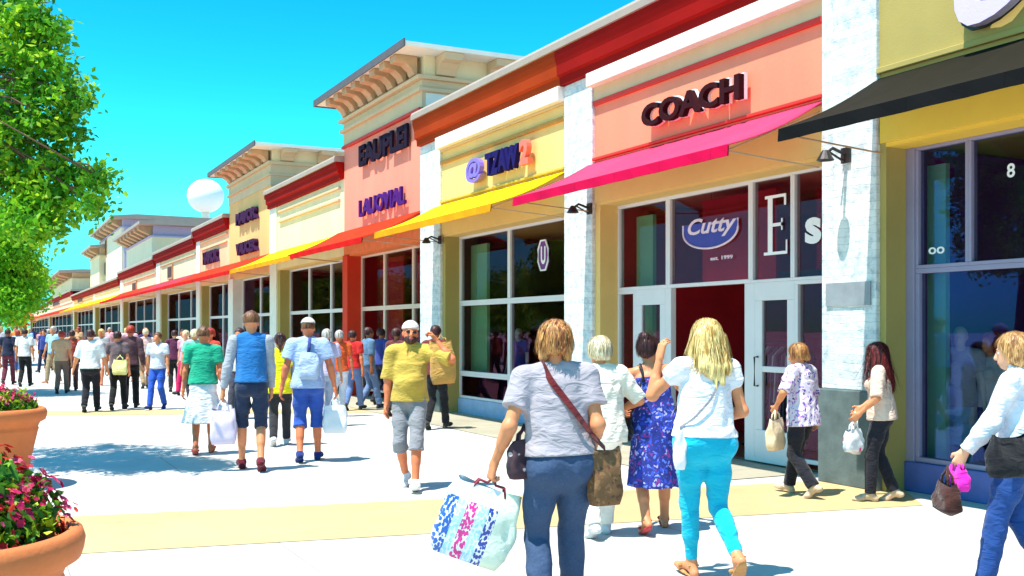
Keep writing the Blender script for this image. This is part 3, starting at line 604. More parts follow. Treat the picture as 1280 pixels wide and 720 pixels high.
# ------------------------------------------------------------------ people: one smooth surface per body, grown from a distance field
def smin(a, b, k):
    h = np.clip(0.5+0.5*(b-a)/k, 0, 1); return b+(a-b)*h-k*h*(1-h)
def V3(p): return np.array(p, dtype=np.float32)
def cone(a, b, ra, rb, clip=None, k=None):
    a = V3(a); b = V3(b); ab = b-a; L = float(ab@ab)+1e-9; r = max(ra, rb)
    def fn(X, Y, Z):
        x = X-a[0]; y = Y-a[1]; z = Z-a[2]; t = np.clip((x*ab[0]+y*ab[1]+z*ab[2])/L, 0, 1)
        d = np.sqrt((x-t*ab[0])**2+(y-t*ab[1])**2+(z-t*ab[2])**2)-(ra+(rb-ra)*t)
        for (q, n) in (clip or []): d = np.maximum(d, (X-q[0])*n[0]+(Y-q[1])*n[1]+(Z-q[2])*n[2])
        return d
    return (np.minimum(a, b)-r, np.maximum(a, b)+r, fn, k)
def ell(c, r, Rm=None, infl=0.0, k=None):
    c = V3(c); r = V3(r)+infl; Rm = np.eye(3, dtype=np.float32) if Rm is None else np.array(Rm, dtype=np.float32); ext = np.abs(Rm)@r
    def fn(X, Y, Z):
        x = X-c[0]; y = Y-c[1]; z = Z-c[2]
        u = x*Rm[0, 0]+y*Rm[1, 0]+z*Rm[2, 0]; v = x*Rm[0, 1]+y*Rm[1, 1]+z*Rm[2, 1]; w = x*Rm[0, 2]+y*Rm[1, 2]+z*Rm[2, 2]
        k0 = np.sqrt((u/r[0])**2+(v/r[1])**2+(w/r[2])**2); k1 = np.sqrt((u/r[0]**2)**2+(v/r[1]**2)**2+(w/r[2]**2)**2)+1e-6
        return k0*(k0-1)/k1
    return (c-ext, c+ext, fn, k)
def ecyl(z0, z1, r0, r1, Rm, piv, cy0=0.0, cy1=0.0, pleats=0, amp=0.0, k=None, cx0=0.0, cx1=0.0):
    """elliptical cone round a body axis; r0 at z0 (low), r1 at z1 (high)"""
    piv = V3(piv); Rm = np.array(Rm, dtype=np.float32); m = max(max(r0), max(r1))*(1+amp)+0.02
    cs = [piv+Rm@(V3((sx*m+(cx0 if z == z0 else cx1), sy*m, z))-piv) for sx in (-1, 1) for sy in (-1, 1) for z in (z0, z1)]
    def fn(X, Y, Z):
        x = X-piv[0]; y = Y-piv[1]; z = Z-piv[2]
        u = x*Rm[0, 0]+y*Rm[1, 0]+z*Rm[2, 0]+piv[0]; v = x*Rm[0, 1]+y*Rm[1, 1]+z*Rm[2, 1]+piv[1]; w = x*Rm[0, 2]+y*Rm[1, 2]+z*Rm[2, 2]+piv[2]
        t = np.clip((w-z0)/(z1-z0), 0, 1); rx = r0[0]+(r1[0]-r0[0])*t; ry = r0[1]+(r1[1]-r0[1])*t
        u = u-(cx0+(cx1-cx0)*t); v = v-(cy0+(cy1-cy0)*t)
        rho = np.sqrt((u/rx)**2+(v/ry)**2)
        if pleats: rho = rho-amp*(1-t)*np.cos(pleats*np.arctan2(v, u)+3*np.sin(2*np.arctan2(v, u)))
        d = (rho-1)*np.minimum(rx, ry)
        return np.maximum(d, np.abs(w-(z0+z1)/2)-(z1-z0)/2)
    cs = np.array(cs); return (cs.min(0), cs.max(0), fn, k)
def field(prims, ax, k, h):
    X, Y, Z = ax; F_ = np.full((len(X), len(Y), len(Z)), 0.2, dtype=np.float32)
    for lo, hi, fn, kk in prims:
        q = k if kk is None else kk; m = q+2.5*h
        i0, i1 = np.searchsorted(X, lo[0]-m), np.searchsorted(X, hi[0]+m); j0, j1 = np.searchsorted(Y, lo[1]-m), np.searchsorted(Y, hi[1]+m); l0, l1 = np.searchsorted(Z, lo[2]-m), np.searchsorted(Z, hi[2]+m)
        if i1 <= i0 or j1 <= j0 or l1 <= l0: continue
        d = fn(X[i0:i1, None, None], Y[None, j0:j1, None], Z[None, None, l0:l1])
        sub = F_[i0:i1, j0:j1, l0:l1]; F_[i0:i1, j0:j1, l0:l1] = smin(sub, d, q) if q > 1e-4 else np.minimum(sub, d)
    return F_
def nets(F_, ax, h):
    s = F_ < 0; n = np.array(F_.shape)-1
    cnt = np.zeros(n, dtype=np.int8)
    offs = [(i, j, k) for i in (0, 1) for j in (0, 1) for k in (0, 1)]
    sl = lambda A, o: A[o[0]:o[0]+n[0], o[1]:o[1]+n[1], o[2]:o[2]+n[2]]
    for o in offs: cnt += sl(s, o)
    mask = (cnt > 0) & (cnt < 8); idx = np.full(n, -1, dtype=np.int64); I, J, K = np.nonzero(mask); idx[I, J, K] = np.arange(len(I))
    acc = np.zeros((len(I), 3)); c = np.zeros(len(I))
    val = {o: F_[I+o[0], J+o[1], K+o[2]] for o in offs}
    for o in offs:
        for a in range(3):
            if o[a] == 0:
                p = list(o); p[a] = 1; p = tuple(p); va, vb = val[o], val[p]; m = (va < 0) != (vb < 0)
                t = va/(va-vb+1e-12*(va == vb)); w = m.astype(float); c += w
                for b in range(3): acc[:, b] += w*((o[b]+t) if b == a else o[b])
    P = acc/c[:, None]+np.stack([I, J, K], 1)
    P = P*h+np.array([ax[0][0], ax[1][0], ax[2][0]])
    quads = []
    for a in range(3):
        b, d = (a+1) % 3, (a+2) % 3
        A0 = [slice(None)]*3; A1 = [slice(None)]*3; A0[a] = slice(0, -1); A1[a] = slice(1, None)
        s0, s1 = s[tuple(A0)], s[tuple(A1)]; E_ = np.stack(np.nonzero(s0 != s1), 1)
        ok = (E_[:, b] > 0) & (E_[:, d] > 0) & (E_[:, b] < n[b]) & (E_[:, d] < n[d]); E_ = E_[ok]
        ins = s0[E_[:, 0], E_[:, 1], E_[:, 2]]
        def g(db, dd):
            q = E_.copy(); q[:, b] += db; q[:, d] += dd; return idx[q[:, 0], q[:, 1], q[:, 2]]
        Q = np.stack([g(-1, -1), g(0, -1), g(0, 0), g(-1, 0)], 1); Q[~ins] = Q[~ins][:, ::-1]; quads.append(Q)
    return P, np.concatenate(quads)
def np_mesh(name, P, Q, smooth=True):
    me = bpy.data.meshes.new(name); me.vertices.add(len(P)); me.vertices.foreach_set('co', np.asarray(P, dtype=np.float32).ravel())
    k = Q.shape[1]; me.loops.add(Q.size); me.loops.foreach_set('vertex_index', Q.astype(np.int32).ravel())
    me.polygons.add(len(Q)); me.polygons.foreach_set('loop_start', np.arange(0, Q.size, k, dtype=np.int32)); me.polygons.foreach_set('loop_total', np.full(len(Q), k, dtype=np.int32))
    if smooth: me.polygons.foreach_set('use_smooth', np.ones(len(Q), dtype=bool))
    me.update(calc_edges=True); return me
def sdf_mesh(name, prims, h, k=0.025, post=None, scale=1.0):
    lo = np.min([p[0] for p in prims], 0)-0.03-h; hi = np.max([p[1] for p in prims], 0)+0.03+h
    ax = [np.arange(lo[i], hi[i]+h, h, dtype=np.float32) for i in range(3)]
    F_ = field(prims, ax, k, h)
    if post: F_ = post(F_, ax[0][:, None, None], ax[1][None, :, None], ax[2][None, None, :]).astype(np.float32)
    P, Q = nets(F_, ax, h)
    return np_mesh(name, P*scale, Q)
def folds(X, Y, Z, amp, seed=0, zs=0.5):
    r = np.random.RandomState(seed); out = 0
    for i in range(4):
        a = r.normal(size=3); a /= np.linalg.norm(a); a[2] *= zs; f = r.uniform(22, 52); b = r.normal(size=3)*9
        q_ = np.sin(0.6*f*(a[0]*X+a[1]*Y+a[2]*Z)+1.6*np.sin(b[0]*X+b[1]*Y+b[2]*Z+i)+r.uniform(0, 6)); out = out+(2.0*np.abs(q_)-1.2)
    return out*amp*0.4
def rot(axis, a):
    c, s = math.cos(a), math.sin(a)
    if axis == 'x': return np.array([[1, 0, 0], [0, c, -s], [0, s, c]])
    if axis == 'y': return np.array([[c, 0, s], [0, 1, 0], [-s, 0, c]])
    return np.array([[c, -s, 0], [s, c, 0], [0, 0, 1]])
def ik(a, t, l1, l2, hint):
    a = np.array(a, float); t = np.array(t, float); d = t-a; L = np.linalg.norm(d); L2 = min(L, (l1+l2)*0.998); d /= L; t = a+d*L2
    c = (l1*l1+L2*L2-l2*l2)/(2*L2); hgt = math.sqrt(max(0, l1*l1-c*c)); hn = np.array(hint, float); hn -= d*(hn@d); hn /= np.linalg.norm(hn)+1e-9
    return a+d*c+hn*hgt, t

class Fig:
    """a posed human of 1.70 units; faces +Y, +X is the figure's right hand"""
    def __init__(s, h=1.7, w=1.0, female=False, belly=0.0, lean=0, twist=0, side=0, head=(0, 0, 0), legs=((0.0, -0.16, 0.0, 0.5), (0.0, 0.2, 0.0, -0.25)),
                 arms=None, hips=0.0, res=0.012, grip=(0.6, 0.6)):
        s.h = h; s.sc = h/1.7; s.w = w; s.fem = female; s.belly = belly; s.res = res/s.sc; s.hipw = hips; s.extra = []
        arms = arms or ((-0.27, 0.05, 0.80), (0.27, -0.05, 0.80))
        s.piv = np.array([0, 0, 0.95]); s.RT = rot('z', R(twist)) @ rot('y', R(side)) @ rot('x', R(-lean))
        s.npv = np.array([0, -0.005, 1.45]); s.RH = s.RT @ rot('z', R(head[0])) @ rot('x', R(-head[1])) @ rot('y', R(head[2]))
        # legs
        s.leg = []; hipz = 0.905
        for i, (dx, fy, lift, hp) in enumerate(legs):
            az = 0.075+lift+(max(0, math.sin(abs(hp)))*0.10 if hp > 0 else 0.02*abs(hp)); hipz = min(hipz, az+math.sqrt(max(0.1, 0.838**2-fy**2-dx**2)))
        s.dz = hipz-0.905
        for i, (dx, fy, lift, hp) in enumerate(legs):
            sg = -1 if i == 0 else 1; hip = np.array([sg*0.088, 0, 0.905+s.dz]); az = 0.075+lift+(math.sin(hp)*0.10 if hp > 0 else 0.02*abs(hp))
            an = np.array([sg*0.088+dx, fy, az]); kn, an = ik(hip, an, 0.425, 0.415, (sg*0.06, 1, 0)); s.leg.append((hip, kn, an, hp))
        # arms
        s.arm = []
        for i, a in enumerate(arms):
            sg = -1 if i == 0 else 1; sh = s.tp((sg*0.175, -0.01, 1.395)); hint = a[3:6] if len(a) > 3 else (sg*0.5, -1, -0.2)
            tgt = s.tp(a[:3]) ; el, wr = ik(sh, tgt, 0.285, 0.255, hint); s.arm.append((sh, el, wr, grip[i], (a[6:9] if len(a) > 6 else None)))
    def tp(s, p): p = np.array(p, float)-s.piv; return s.RT @ p+s.piv+np.array([0, 0, s.dz])
    def hp(s, p): return s.tp(s.npv)+s.RH @ (np.array(p, float)-s.npv)
    def E(s, c, r, infl=0, k=None): return ell(s.tp(c), r, s.RT, infl, k)
    def H(s, c, r, infl=0, k=None): return ell(s.hp(c), r, s.RH, infl, k)
    def torso(s, i=0.0, low=True):
        w = s.w; f = s.fem; hw = w*(1.06 if f else 1.0)*(1+s.hipw); o = []
        if low:
            o += [s.E((0, 0, 0.955), (0.160*hw, 0.108*w, 0.11), i), s.E((0, -0.005, 0.90), (0.163*hw, 0.105*w, 0.08), i)]
            for sg in (-1, 1): o.append(s.E((sg*0.078*hw, -0.055*w, 0.905), (0.085*hw, 0.078*w, 0.095), i))
        o += [s.E((0, 0.0, 1.07), ((0.118 if f else 0.135)*w, 0.092*w, 0.13), i), s.E((0, -0.008, 1.24), ((0.140 if f else 0.152)*w, 0.103*w, 0.155), i),
              s.E((0, -0.015, 1.335), ((0.155 if f else 0.172)*w, 0.088*w, 0.095), i)]
        if f:
            for sg in (-1, 1): o.append(s.E((sg*0.068*w, 0.072*w, 1.255), (0.062, 0.060, 0.064), i))
        if s.belly: o.append(s.E((0, 0.04, 1.08), (0.13*w, 0.09+s.belly, 0.13), i))
        for sg in (-1, 1): o.append(cone(s.tp((sg*0.04, -0.02, 1.435)), s.tp((sg*0.165, -0.012, 1.398)), 0.042+i, 0.044*math.sqrt(w)+i))
        return o
    def neck(s, i=0): return [cone(s.tp((0, -0.02, 1.41)), s.hp((0, 0.0, 1.53)), 0.054*math.sqrt(s.w)+i, 0.049+i)]
    def head(s, fine=True):
        o = [s.H((0, -0.012, 1.615), (0.074, 0.094, 0.086)), s.H((0, 0.030, 1.575), (0.060, 0.062, 0.080)), s.H((0, 0.048, 1.515), (0.042, 0.042, 0.036)),
             s.H((0, 0.02, 1.545), (0.056, 0.065, 0.05))]
        if fine:
            o += [cone(s.hp((0, 0.088, 1.60)), s.hp((0, 0.106, 1.562)), 0.009, 0.0145, k=0.014), cone(s.hp((-0.03, 0.082, 1.613)), s.hp((0.03, 0.082, 1.613)), 0.010, 0.010, k=0.012),
                  cone(s.hp((-0.018, 0.088, 1.536)), s.hp((0.018, 0.088, 1.536)), 0.0075, 0.0075, k=0.008), cone(s.hp((-0.015, 0.086, 1.526)), s.hp((0.015, 0.086, 1.526)), 0.008, 0.008, k=0.008)]
            for sg in (-1, 1): o.append(s.H((sg*0.074, -0.004, 1.580), (0.010, 0.021, 0.032), 0, 0.006))
        return o
    def leg_prims(s, L, i=0, upto=1.0, flare=0.0, thick=1.0):
        hip, kn, an, hp = L; w = math.sqrt(s.w)*thick; f = 1.05 if s.fem else 1.0; o = []
        top = hip+np.array([0, 0, -0.01]); up = (kn-hip)
        o.append(cone(top, hip+up*0.5, 0.088*w*f*s.w**0.5+i, 0.074*w*f+i)); o.append(cone(hip+up*0.5, kn, 0.074*w*f+i, 0.054*w+i))
        sh = an-kn; bk = np.array([0, -1.0, 0])-sh*((np.array([0, -1.0, 0])@sh)/(sh@sh)); bk /= np.linalg.norm(bk)+1e-9
        if upto > 0:
            end = kn+sh*upto; re = (0.052-(0.052-0.036)*upto)*w+i+flare; o.append(cone(kn, end, 0.052*w+i, re))
            if upto > 0.3: o.append(cone(kn+sh*0.18+bk*0.012, kn+sh*min(0.5, upto)+bk*0.010, 0.050*w+i, 0.046*w+i))
        return o
    def foot_axes(s, L):
        hip, kn, an, hp = L; sg = 1 if hip[0] > 0 else -1
        fw = np.array([sg*0.12, math.cos(hp), -math.sin(hp)]); fw /= np.linalg.norm(fw); rt = np.cross(fw, [0, 0, 1.0]); rt /= np.linalg.norm(rt); up = np.cross(rt, fw); return fw, rt, up
    def foot_prims(s, L, i=0, sole=0.0):
        an = L[2]; fw, rt, up = s.foot_axes(L); d = -0.072+sole
        he = an-fw*0.045+up*(-0.045); ba = an+fw*0.105+up*(-0.052); to = an+fw*0.165+up*(-0.056)
        cl = [(an+up*d, -up)]
        return [cone(an, he, 0.036+i, 0.031+i, cl), cone(an+up*-0.01, ba+up*0.008, 0.034+i, 0.026+i, cl), cone(ba-rt*0.014, to-rt*0.012, 0.028+i, 0.021+i, cl), cone(ba+rt*0.018, to+rt*0.016-fw*0.015, 0.025+i, 0.018+i, cl)]
    def arm_prims(s, A, i=0, u=1.0, f=1.0, thick=1.0, flare=0.0, cap=True):
        sh, el, wr, g, hd = A; w = math.sqrt(s.w)*thick*(0.93 if s.fem else 1.0); o = [cone(sh, sh+(el-sh)*min(u, 0.35), 0.052*w+i, 0.046*w+i)]
        e = sh+(el-sh)*u; n = (el-sh)/np.linalg.norm(el-sh)
        cl = [(e, n)] if (cap and f <= 0) else None
        o.append(cone(sh, e+n*(0.03 if cl else 0), 0.048*w+i+flare*0.3, (0.048-0.010*u)*w+i+flare, cl))
        if f > 0:
            e2 = el+(wr-el)*f; n2 = (wr-el)/np.linalg.norm(wr-el); cl2 = [(e2, n2)] if f < 1 and cap else None
            o.append(cone(el, el+(wr-el)*min(f, 0.4), 0.039*w+i, 0.037*w+i)); o.append(cone(el, e2+n2*(0.02 if cl2 else 0), 0.039*w+i, (0.039-0.014*f)*w+i+flare, cl2))
        return o
    def hand_prims(s, A, idx):
        sh, el, wr, g, hd = A; sg = -1 if idx == 0 else 1; fr = (wr-el)/np.linalg.norm(wr-el); d = np.array(hd, float) if hd is not None else fr*0.9+np.array([0, 0, -0.25])*0; d = d/np.linalg.norm(d)
        inw = np.array([-sg*1.0, 0.25, 0.0]); inw -= d*(inw@d); inw /= np.linalg.norm(inw)+1e-9         # palm looks inwards
        sd = np.cross(inw, d)*(1 if sg > 0 else -1)
        if sd[1] < 0 and abs(d[2]) > 0.5: sd = -sd
        mr = max(0.0078, s.res*0.62); o = []
        for q in range(4):
            b = (1.5-q)*0.0185; o.append(cone(wr+sd*b*0.55, wr+d*0.085+sd*b, 0.0175, 0.0125, k=0.012))
        ln = [0.070, 0.079, 0.073, 0.057]
        for q in range(4):
            b = (1.5-q)*0.0195; p = wr+d*(0.085-0.004*abs(q-1))+sd*b; a = 0.0; dirn = d.copy()
            for j, fr_ in enumerate((0.45, 0.31, 0.24)):
                a += g*(0.9 if j else 0.75)*(1+0.06*q); dirn = d*math.cos(a)+inw*math.sin(a); e = p+dirn*ln[q]*fr_
                o.append(cone(p, e, mr*(1.08-0.1*j), mr*(1.0-0.1*j), k=0.004)); p = e
        t0 = wr+d*0.022+sd*0.026; t1 = t0+(d*0.62+sd*0.62+inw*0.35)*0.042; t2 = t1+(d*0.82+sd*0.20*(1-g)+inw*(0.3+0.5*g))*0.034
        o += [cone(wr+d*0.012+sd*0.012, t0, 0.017, 0.015, k=0.01), cone(t0, t1, 0.0135, 0.0115, k=0.006), cone(t1, t2, 0.011, 0.009, k=0.004)]
        s.palm = getattr(s, 'palm', {}); s.palm[idx] = wr+d*0.085+inw*0.018
        return o
    def wrist_world(s, root, idx, palm=True):
        p = (s.palm[idx] if palm else s.arm[idx][2])*s.sc; c, q = math.cos(root.rotation_euler.z), math.sin(root.rotation_euler.z)
        return (root.location.x+p[0]*c-p[1]*q, root.location.y+p[0]*q+p[1]*c, float(p[2]))
    def body(s):
        o = s.torso()+s.neck()
        for L in s.leg: o += s.leg_prims(L)+s.foot_prims(L)
        for i, A in enumerate(s.arm): o += s.arm_prims(A, cap=False)
        hd = s.head(s.res < 0.02)
        return o+hd+sum([s.hand_prims(A, i) for i, A in enumerate(s.arm)], [])

def child(root, name, me, m):
    o = bpy.data.objects.new(name, me); COL.objects.link(o); o.parent = root; me.materials.clear(); me.materials.append(m); o.material_slots[0].link = 'OBJECT'; o.material_slots[0].material = m; return o
def person(fg, loc, face, label, sk, wear, group=None, kind='person'):
    """face: 0 looks away from the camera, 90 turned to image left, 180 towards the camera"""
    rz = math.atan2(FW[1], FW[0])-PI/2+R(face); S = fg.sc; h = fg.res
    me = sdf_mesh('person', fg.body(), h, 0.022, None, S); me.materials.append(sk)
    root = bpy.data.objects.new('person', me); COL.objects.link(root); root.location = (loc[0], loc[1], 0.004); root.rotation_euler = (0, 0, rz)
    root.material_slots[0].link = 'OBJECT'; root.material_slots[0].material = sk
    tag(root, label, kind, group)
    if h < 0.012: face_parts(root, fg, wear.get('lips', (0.5, 0.12, 0.10)))
    seed = abs(hash(label)) % 1000 if False else sum(map(ord, label)) % 997
    allp = []
    for w_ in wear['items']:
        kind_ = w_[0]; m = w_[1]; p = w_[2] if len(w_) > 2 else {}
        G = GARM[kind_](fg, p); nm, prims, kk, post = G
        amp = p.get('fold', 0.004)
        def pf(F_, X, Y, Z, post=post, amp=amp, nm=nm):
            if amp and h < 0.02: F_ = F_+folds(X, Y, Z, amp, seed+len(nm), p.get('zs', 0.6))
            return post(F_, X, Y, Z) if post else F_
        if isinstance(prims[0], list):
            for pr in prims: child(root, nm, sdf_mesh(nm, pr, h, kk, post, S), m)
        else:
            me_ = sdf_mesh(nm, prims, h, kk, pf, S)
            if nm == 'hair' and h < 0.010:
                V_, Q_ = strands(fg, prims, p.get('strands', 700), p.get('slen', 0.10), seed, p.get('sout', 0.005)); n0 = len(me_.vertices)
                co = np.empty(n0*3, dtype=np.float32); me_.vertices.foreach_get('co', co); li = np.empty(len(me_.loops), dtype=np.int32); me_.loops.foreach_get('vertex_index', li)
                old = me_; me_ = np_mesh(nm, np.concatenate([co.reshape(-1, 3), V_*S]), np.concatenate([li.reshape(-1, 4), Q_+n0])); bpy.data.meshes.remove(old)
            child(root, nm, me_, m)
    return root
def strands(fg, prims, n, length, seed, out0=0.004):
    """loose strands combed down over the hair volume, in figure units"""
    rs = np.random.RandomState(seed); c = fg.hp((0, -0.015, 1.62)); RH = fg.RH
    u = rs.normal(size=(n*3, 3)); u /= np.linalg.norm(u, axis=1)[:, None]; u = u[(u[:, 2] > -0.1) & ~((u[:, 1] > 0.45) & (u[:, 2] < 0.72))][:n]
    def val(P): return np.min([f(P[:, 0], P[:, 1], P[:, 2]) for _, _, f, _ in prims], 0)
    def grad(P): g = np.stack([val(P+e)-val(P-e) for e in np.eye(3)*0.004], 1); return g/(np.linalg.norm(g, axis=1)[:, None]+1e-9)
    P = c+(u*0.13) @ RH.T; off = out0*(0.2+1.2*rs.rand(len(P)))
    for it in range(4): P = P-grad(P)*(val(P)-off)[:, None]
    steps = int(length/0.016); T = [P]; prev = None; bias = rs.normal(size=(len(P), 3))*0.13
    for k_ in range(steps):
        g = grad(P); d = np.array([0, 0, -1.0])+bias; d = d-g*(np.sum(d*g, 1))[:, None]*(val(P) < off*2.2)[:, None]; d /= np.linalg.norm(d, axis=1)[:, None]+1e-9
        if prev is not None: d = 0.55*d+0.45*prev
        d /= np.linalg.norm(d, axis=1)[:, None]+1e-9; prev = d; P = P+d*0.016; v = val(P); P = P+grad(P)*np.clip(off-v, 0, 0.02)[:, None]; T.append(P)
    T = np.stack(T, 1); n_, m_, _ = T.shape; g = grad(T[:, 0]); tn = T[:, 1]-T[:, 0]; sd = np.cross(tn, g); sd /= np.linalg.norm(sd, axis=1)[:, None]+1e-9
    w = (0.0022*np.sin(np.linspace(0.5, PI-0.15, m_)))[None, :, None]; A = T+sd[:, None, :]*w; B = T-sd[:, None, :]*w
    V_ = np.stack([A, B], 2).reshape(-1, 3); base = (np.arange(n_)*m_*2)[:, None]+np.arange(m_-1)[None, :]*2; base = base.ravel()
    return V_, np.stack([base, base+1, base+3, base+2], 1)
def face_parts(root, s, lipc):
    hm = mat('lip_%d' % int(lipc[0]*100), lipc, 0.4, 0.05, 20, 60, 0)
    m = sdf_mesh('lips', [cone(s.hp((-0.019, 0.0935, 1.5345)), s.hp((0.019, 0.0935, 1.5345)), 0.0055, 0.0055), cone(s.hp((-0.014, 0.093, 1.527)), s.hp((0.014, 0.093, 1.527)), 0.006, 0.006)], 0.003, 0.003, None, s.sc); child(root, 'lips', m, hm)
    for sg in (-1, 1):
        e = child(root, 'eye', sdf_mesh('eye', [ell(s.hp((sg*0.030, 0.0765, 1.594)), (0.0135, 0.0135, 0.0095), s.RH)], 0.0035, 0.002, None, s.sc), mat('eye_white', (0.7, 0.68, 0.66), 0.2, 0.02, 20, 60, 0))
        child(e, 'iris', sdf_mesh('iris', [ell(s.hp((sg*0.030, 0.0885, 1.594)), (0.006, 0.004, 0.006), s.RH)], 0.002, 0.001, None, s.sc), mat('iris', (0.03, 0.02, 0.015), 0.1, 0.02, 20, 60, 0))
        child(root, 'eyebrow', sdf_mesh('eyebrow', [cone(s.hp((sg*0.015, 0.0915, 1.612)), s.hp((sg*0.044, 0.083, 1.614)), 0.0045, 0.003)], 0.003, 0.002, None, s.sc), mat('brow', (0.06, 0.03, 0.015), 0.7, 0.1, 20, 60, 0))

# ---- garments: each returns (part name, primitives, blend, post)
def frame_z(s):
    n = s.RT @ np.array([0, 0, 1.0]); return n
def clip_plane(s, z, keep='above'):
    q = s.tp((0, 0, z)); n = frame_z(s); sg = -1 if keep == 'above' else 1
    return lambda F_, X, Y, Z: np.maximum(F_, sg*((X-q[0])*n[0]+(Y-q[1])*n[1]+(Z-q[2])*n[2]))
def chain(*fs):
    def g(F_, X, Y, Z):
        for f in fs: F_ = f(F_, X, Y, Z)
        return F_
    return g
def carve(c, r, Rm=None):
    e = ell(c, r, Rm)[2]; return lambda F_, X, Y, Z: np.maximum(F_, -e(X, Y, Z))
def g_top(s, p):
    i = p.get('i', 0.014); hem = p.get('hem', 0.90); u, f = {'short': (0.62, 0), 'cap': (0.3, 0), 'elbow': (0.97, 0), 'long': (1, 0.93), 'none': (0.0, 0)}[p.get('sleeve', 'short')]
    pr = s.torso(i)
    wv = s.w*(1+s.hipw*0.7); r1 = (0.150*s.w+i, 0.105*s.w+i); r0 = (0.174*wv+i+p.get('flare', 0.0), 0.138*s.w+i+p.get('flare', 0.0))
    pr.append(ecyl(hem-0.05, 1.28, r0, r1, s.RT, s.piv, -0.012, -0.005, p.get('pleats', 9), 0.03, k=0.04)); pr[-1] = shift(pr[-1], s.dz)
    fl = p.get('sflare', 0.012)
    for A in s.arm:
        if u > 0: pr += s.arm_prims(A, i, u, f, 1.0, fl if f == 0 else 0.003)
    if p.get('collar'): pr += [cone(s.tp((0, -0.018, 1.43)), s.hp((0, -0.008, 1.478)), 0.066, 0.060)]
    post = [clip_plane(s, hem)]
    if not p.get('collar'): post.append(carve(s.tp((0, 0.035, 1.478)), (0.066, 0.085, 0.040), s.RT))
    if p.get('neck') == 'v': post.append(carve(s.tp((0, 0.105, 1.42)), (0.030, 0.06, 0.075), s.RT))
    if p.get('sleeve') == 'none': post += [carve(s.tp((sg*0.205, 0, 1.41)), (0.06, 0.12, 0.09), s.RT) for sg in (-1, 1)]
    if p.get('scoop'): post.append(carve(s.tp((0, -0.06, 1.50)), (0.115, 0.16, p['scoop']), s.RT))
    return (p.get('name', 'shirt'), pr, 0.03, chain(*post))
def shift(pr, dz):
    lo, hi, fn, k = pr; d = V3((0, 0, dz)); return (lo+d, hi+d, lambda X, Y, Z: fn(X, Y, Z-dz), k)
def g_bottom(s, p):
    i = p.get('i', 0.012); up = p.get('upto', 0.97); waist = p.get('waist', 1.03); pr = s.torso(i)[:5]; cut = []
    for L in s.leg:
        if up > 0: q = s.leg_prims(L, i, up, p.get('flare', 0.012))
        else:
            hip, kn, an, hp = L; e = hip+(kn-hip)*(1+up); n = (kn-hip)/np.linalg.norm(kn-hip); q = [cone(hip, e+n*0.03, 0.092*s.w**0.5+i, 0.07+i+p.get('flare', 0.012), [(e, n)])]
        if up > 0:
            hip, kn, an, hp = L; e = kn+(an-kn)*up; n = (an-kn)/np.linalg.norm(an-kn)
            q[-1 if up <= 0.3 else -2] = cone(kn, e+n*0.03, 0.052*math.sqrt(s.w)+i+p.get('flare', 0.012)*0.4, (0.052-0.016*up)+i+p.get('flare', 0.012), [(e, n)])
        pr += q
    if s.w > 1.03 or s.hipw: pr.append(s.E((0, -0.012, 0.915), (0.166*s.w*(1+s.hipw), 0.118*s.w, 0.14), i, 0.05))
    return (p.get('name', 'trousers'), pr, 0.03, clip_plane(s, waist, 'below'))
def g_skirt(s, p):
    i = p.get('i', 0.012); hem = p.get('hem', 0.5); top = p.get('waist', 1.04); fw = p.get('fwd', 0.0)
    r0 = p.get('r', (0.22, 0.19)); pr = [shift(ecyl(hem, 0.90, r0, (0.178*s.w*(1+s.hipw), 0.135*s.w), np.eye(3), s.piv, fw, -0.015, p.get('pleats', 11), p.get('amp', 0.05)), 0)]+s.torso(i)[:5]
    post = clip_plane(s, top, 'below')
    return (p.get('name', 'skirt'), pr, 0.03, post)
def g_dress(s, p):
    i = p.get('i', 0.012); hem = p.get('hem', 0.42); r0 = p.get('r', (0.22, 0.19)); q = [x for x in s.torso(i)]
    q.append(ecyl(hem, 1.0, r0, (0.165*s.w*(1+s.hipw)+i, 0.13*s.w), np.eye(3), s.piv, p.get('fwd', 0), -0.01, p.get('pleats', 8), p.get('amp', 0.07)))
    q.append(ecyl(0.94, 1.24, (0.172*s.w*(1+s.hipw)+i, 0.13*s.w), (0.14*s.w+i, 0.105*s.w), s.RT, s.piv, -0.01, -0.005))
    post = [clip_plane(s, p.get('top', 1.36), 'below')]
    post += [carve(s.tp((sg*0.20, 0, 1.38)), (0.07, 0.14, 0.10), s.RT) for sg in (-1, 1)]
    return ('dress', q, 0.03, chain(*post))
def g_straps(s, p):
    o = []
    for sg in (-1, 1):
        pts = [(sg*0.075, -0.112*s.w, 1.33), (sg*0.08, -0.085, 1.40), (sg*0.085, -0.04, 1.448), (sg*0.085, 0.0, 1.462), (sg*0.08, 0.06, 1.42), (sg*0.07, 0.105, 1.33)]
        for a, b in zip(pts, pts[1:]): o.append(cone(s.tp(a), s.tp(b), 0.011, 0.011))
    return ('dress_strap', o, 0.01, None)
def g_shoes(s, p):
    return ('shoe', [s.foot_prims(L, p.get('i', 0.009), -p.get('sole', 0.002)) for L in s.leg], 0.02, None)
def g_sandals(s, p):
    o = []
    for L in s.leg:
        fw, rt, up = s.foot_axes(L); an = L[2]; o.append([ell(an+fw*0.055+up*-0.068, (0.044, 0.135, 0.012), np.stack([rt, fw, up], 1)), cone(an+fw*0.08+up*-0.03-rt*0.04, an+fw*0.08+up*-0.03+rt*0.04, 0.016, 0.016), cone(an-fw*0.03+up*0.0-rt*0.034, an-fw*0.03+rt*0.034, 0.009, 0.009)])
    return ('sandal', o, 0.01, None)
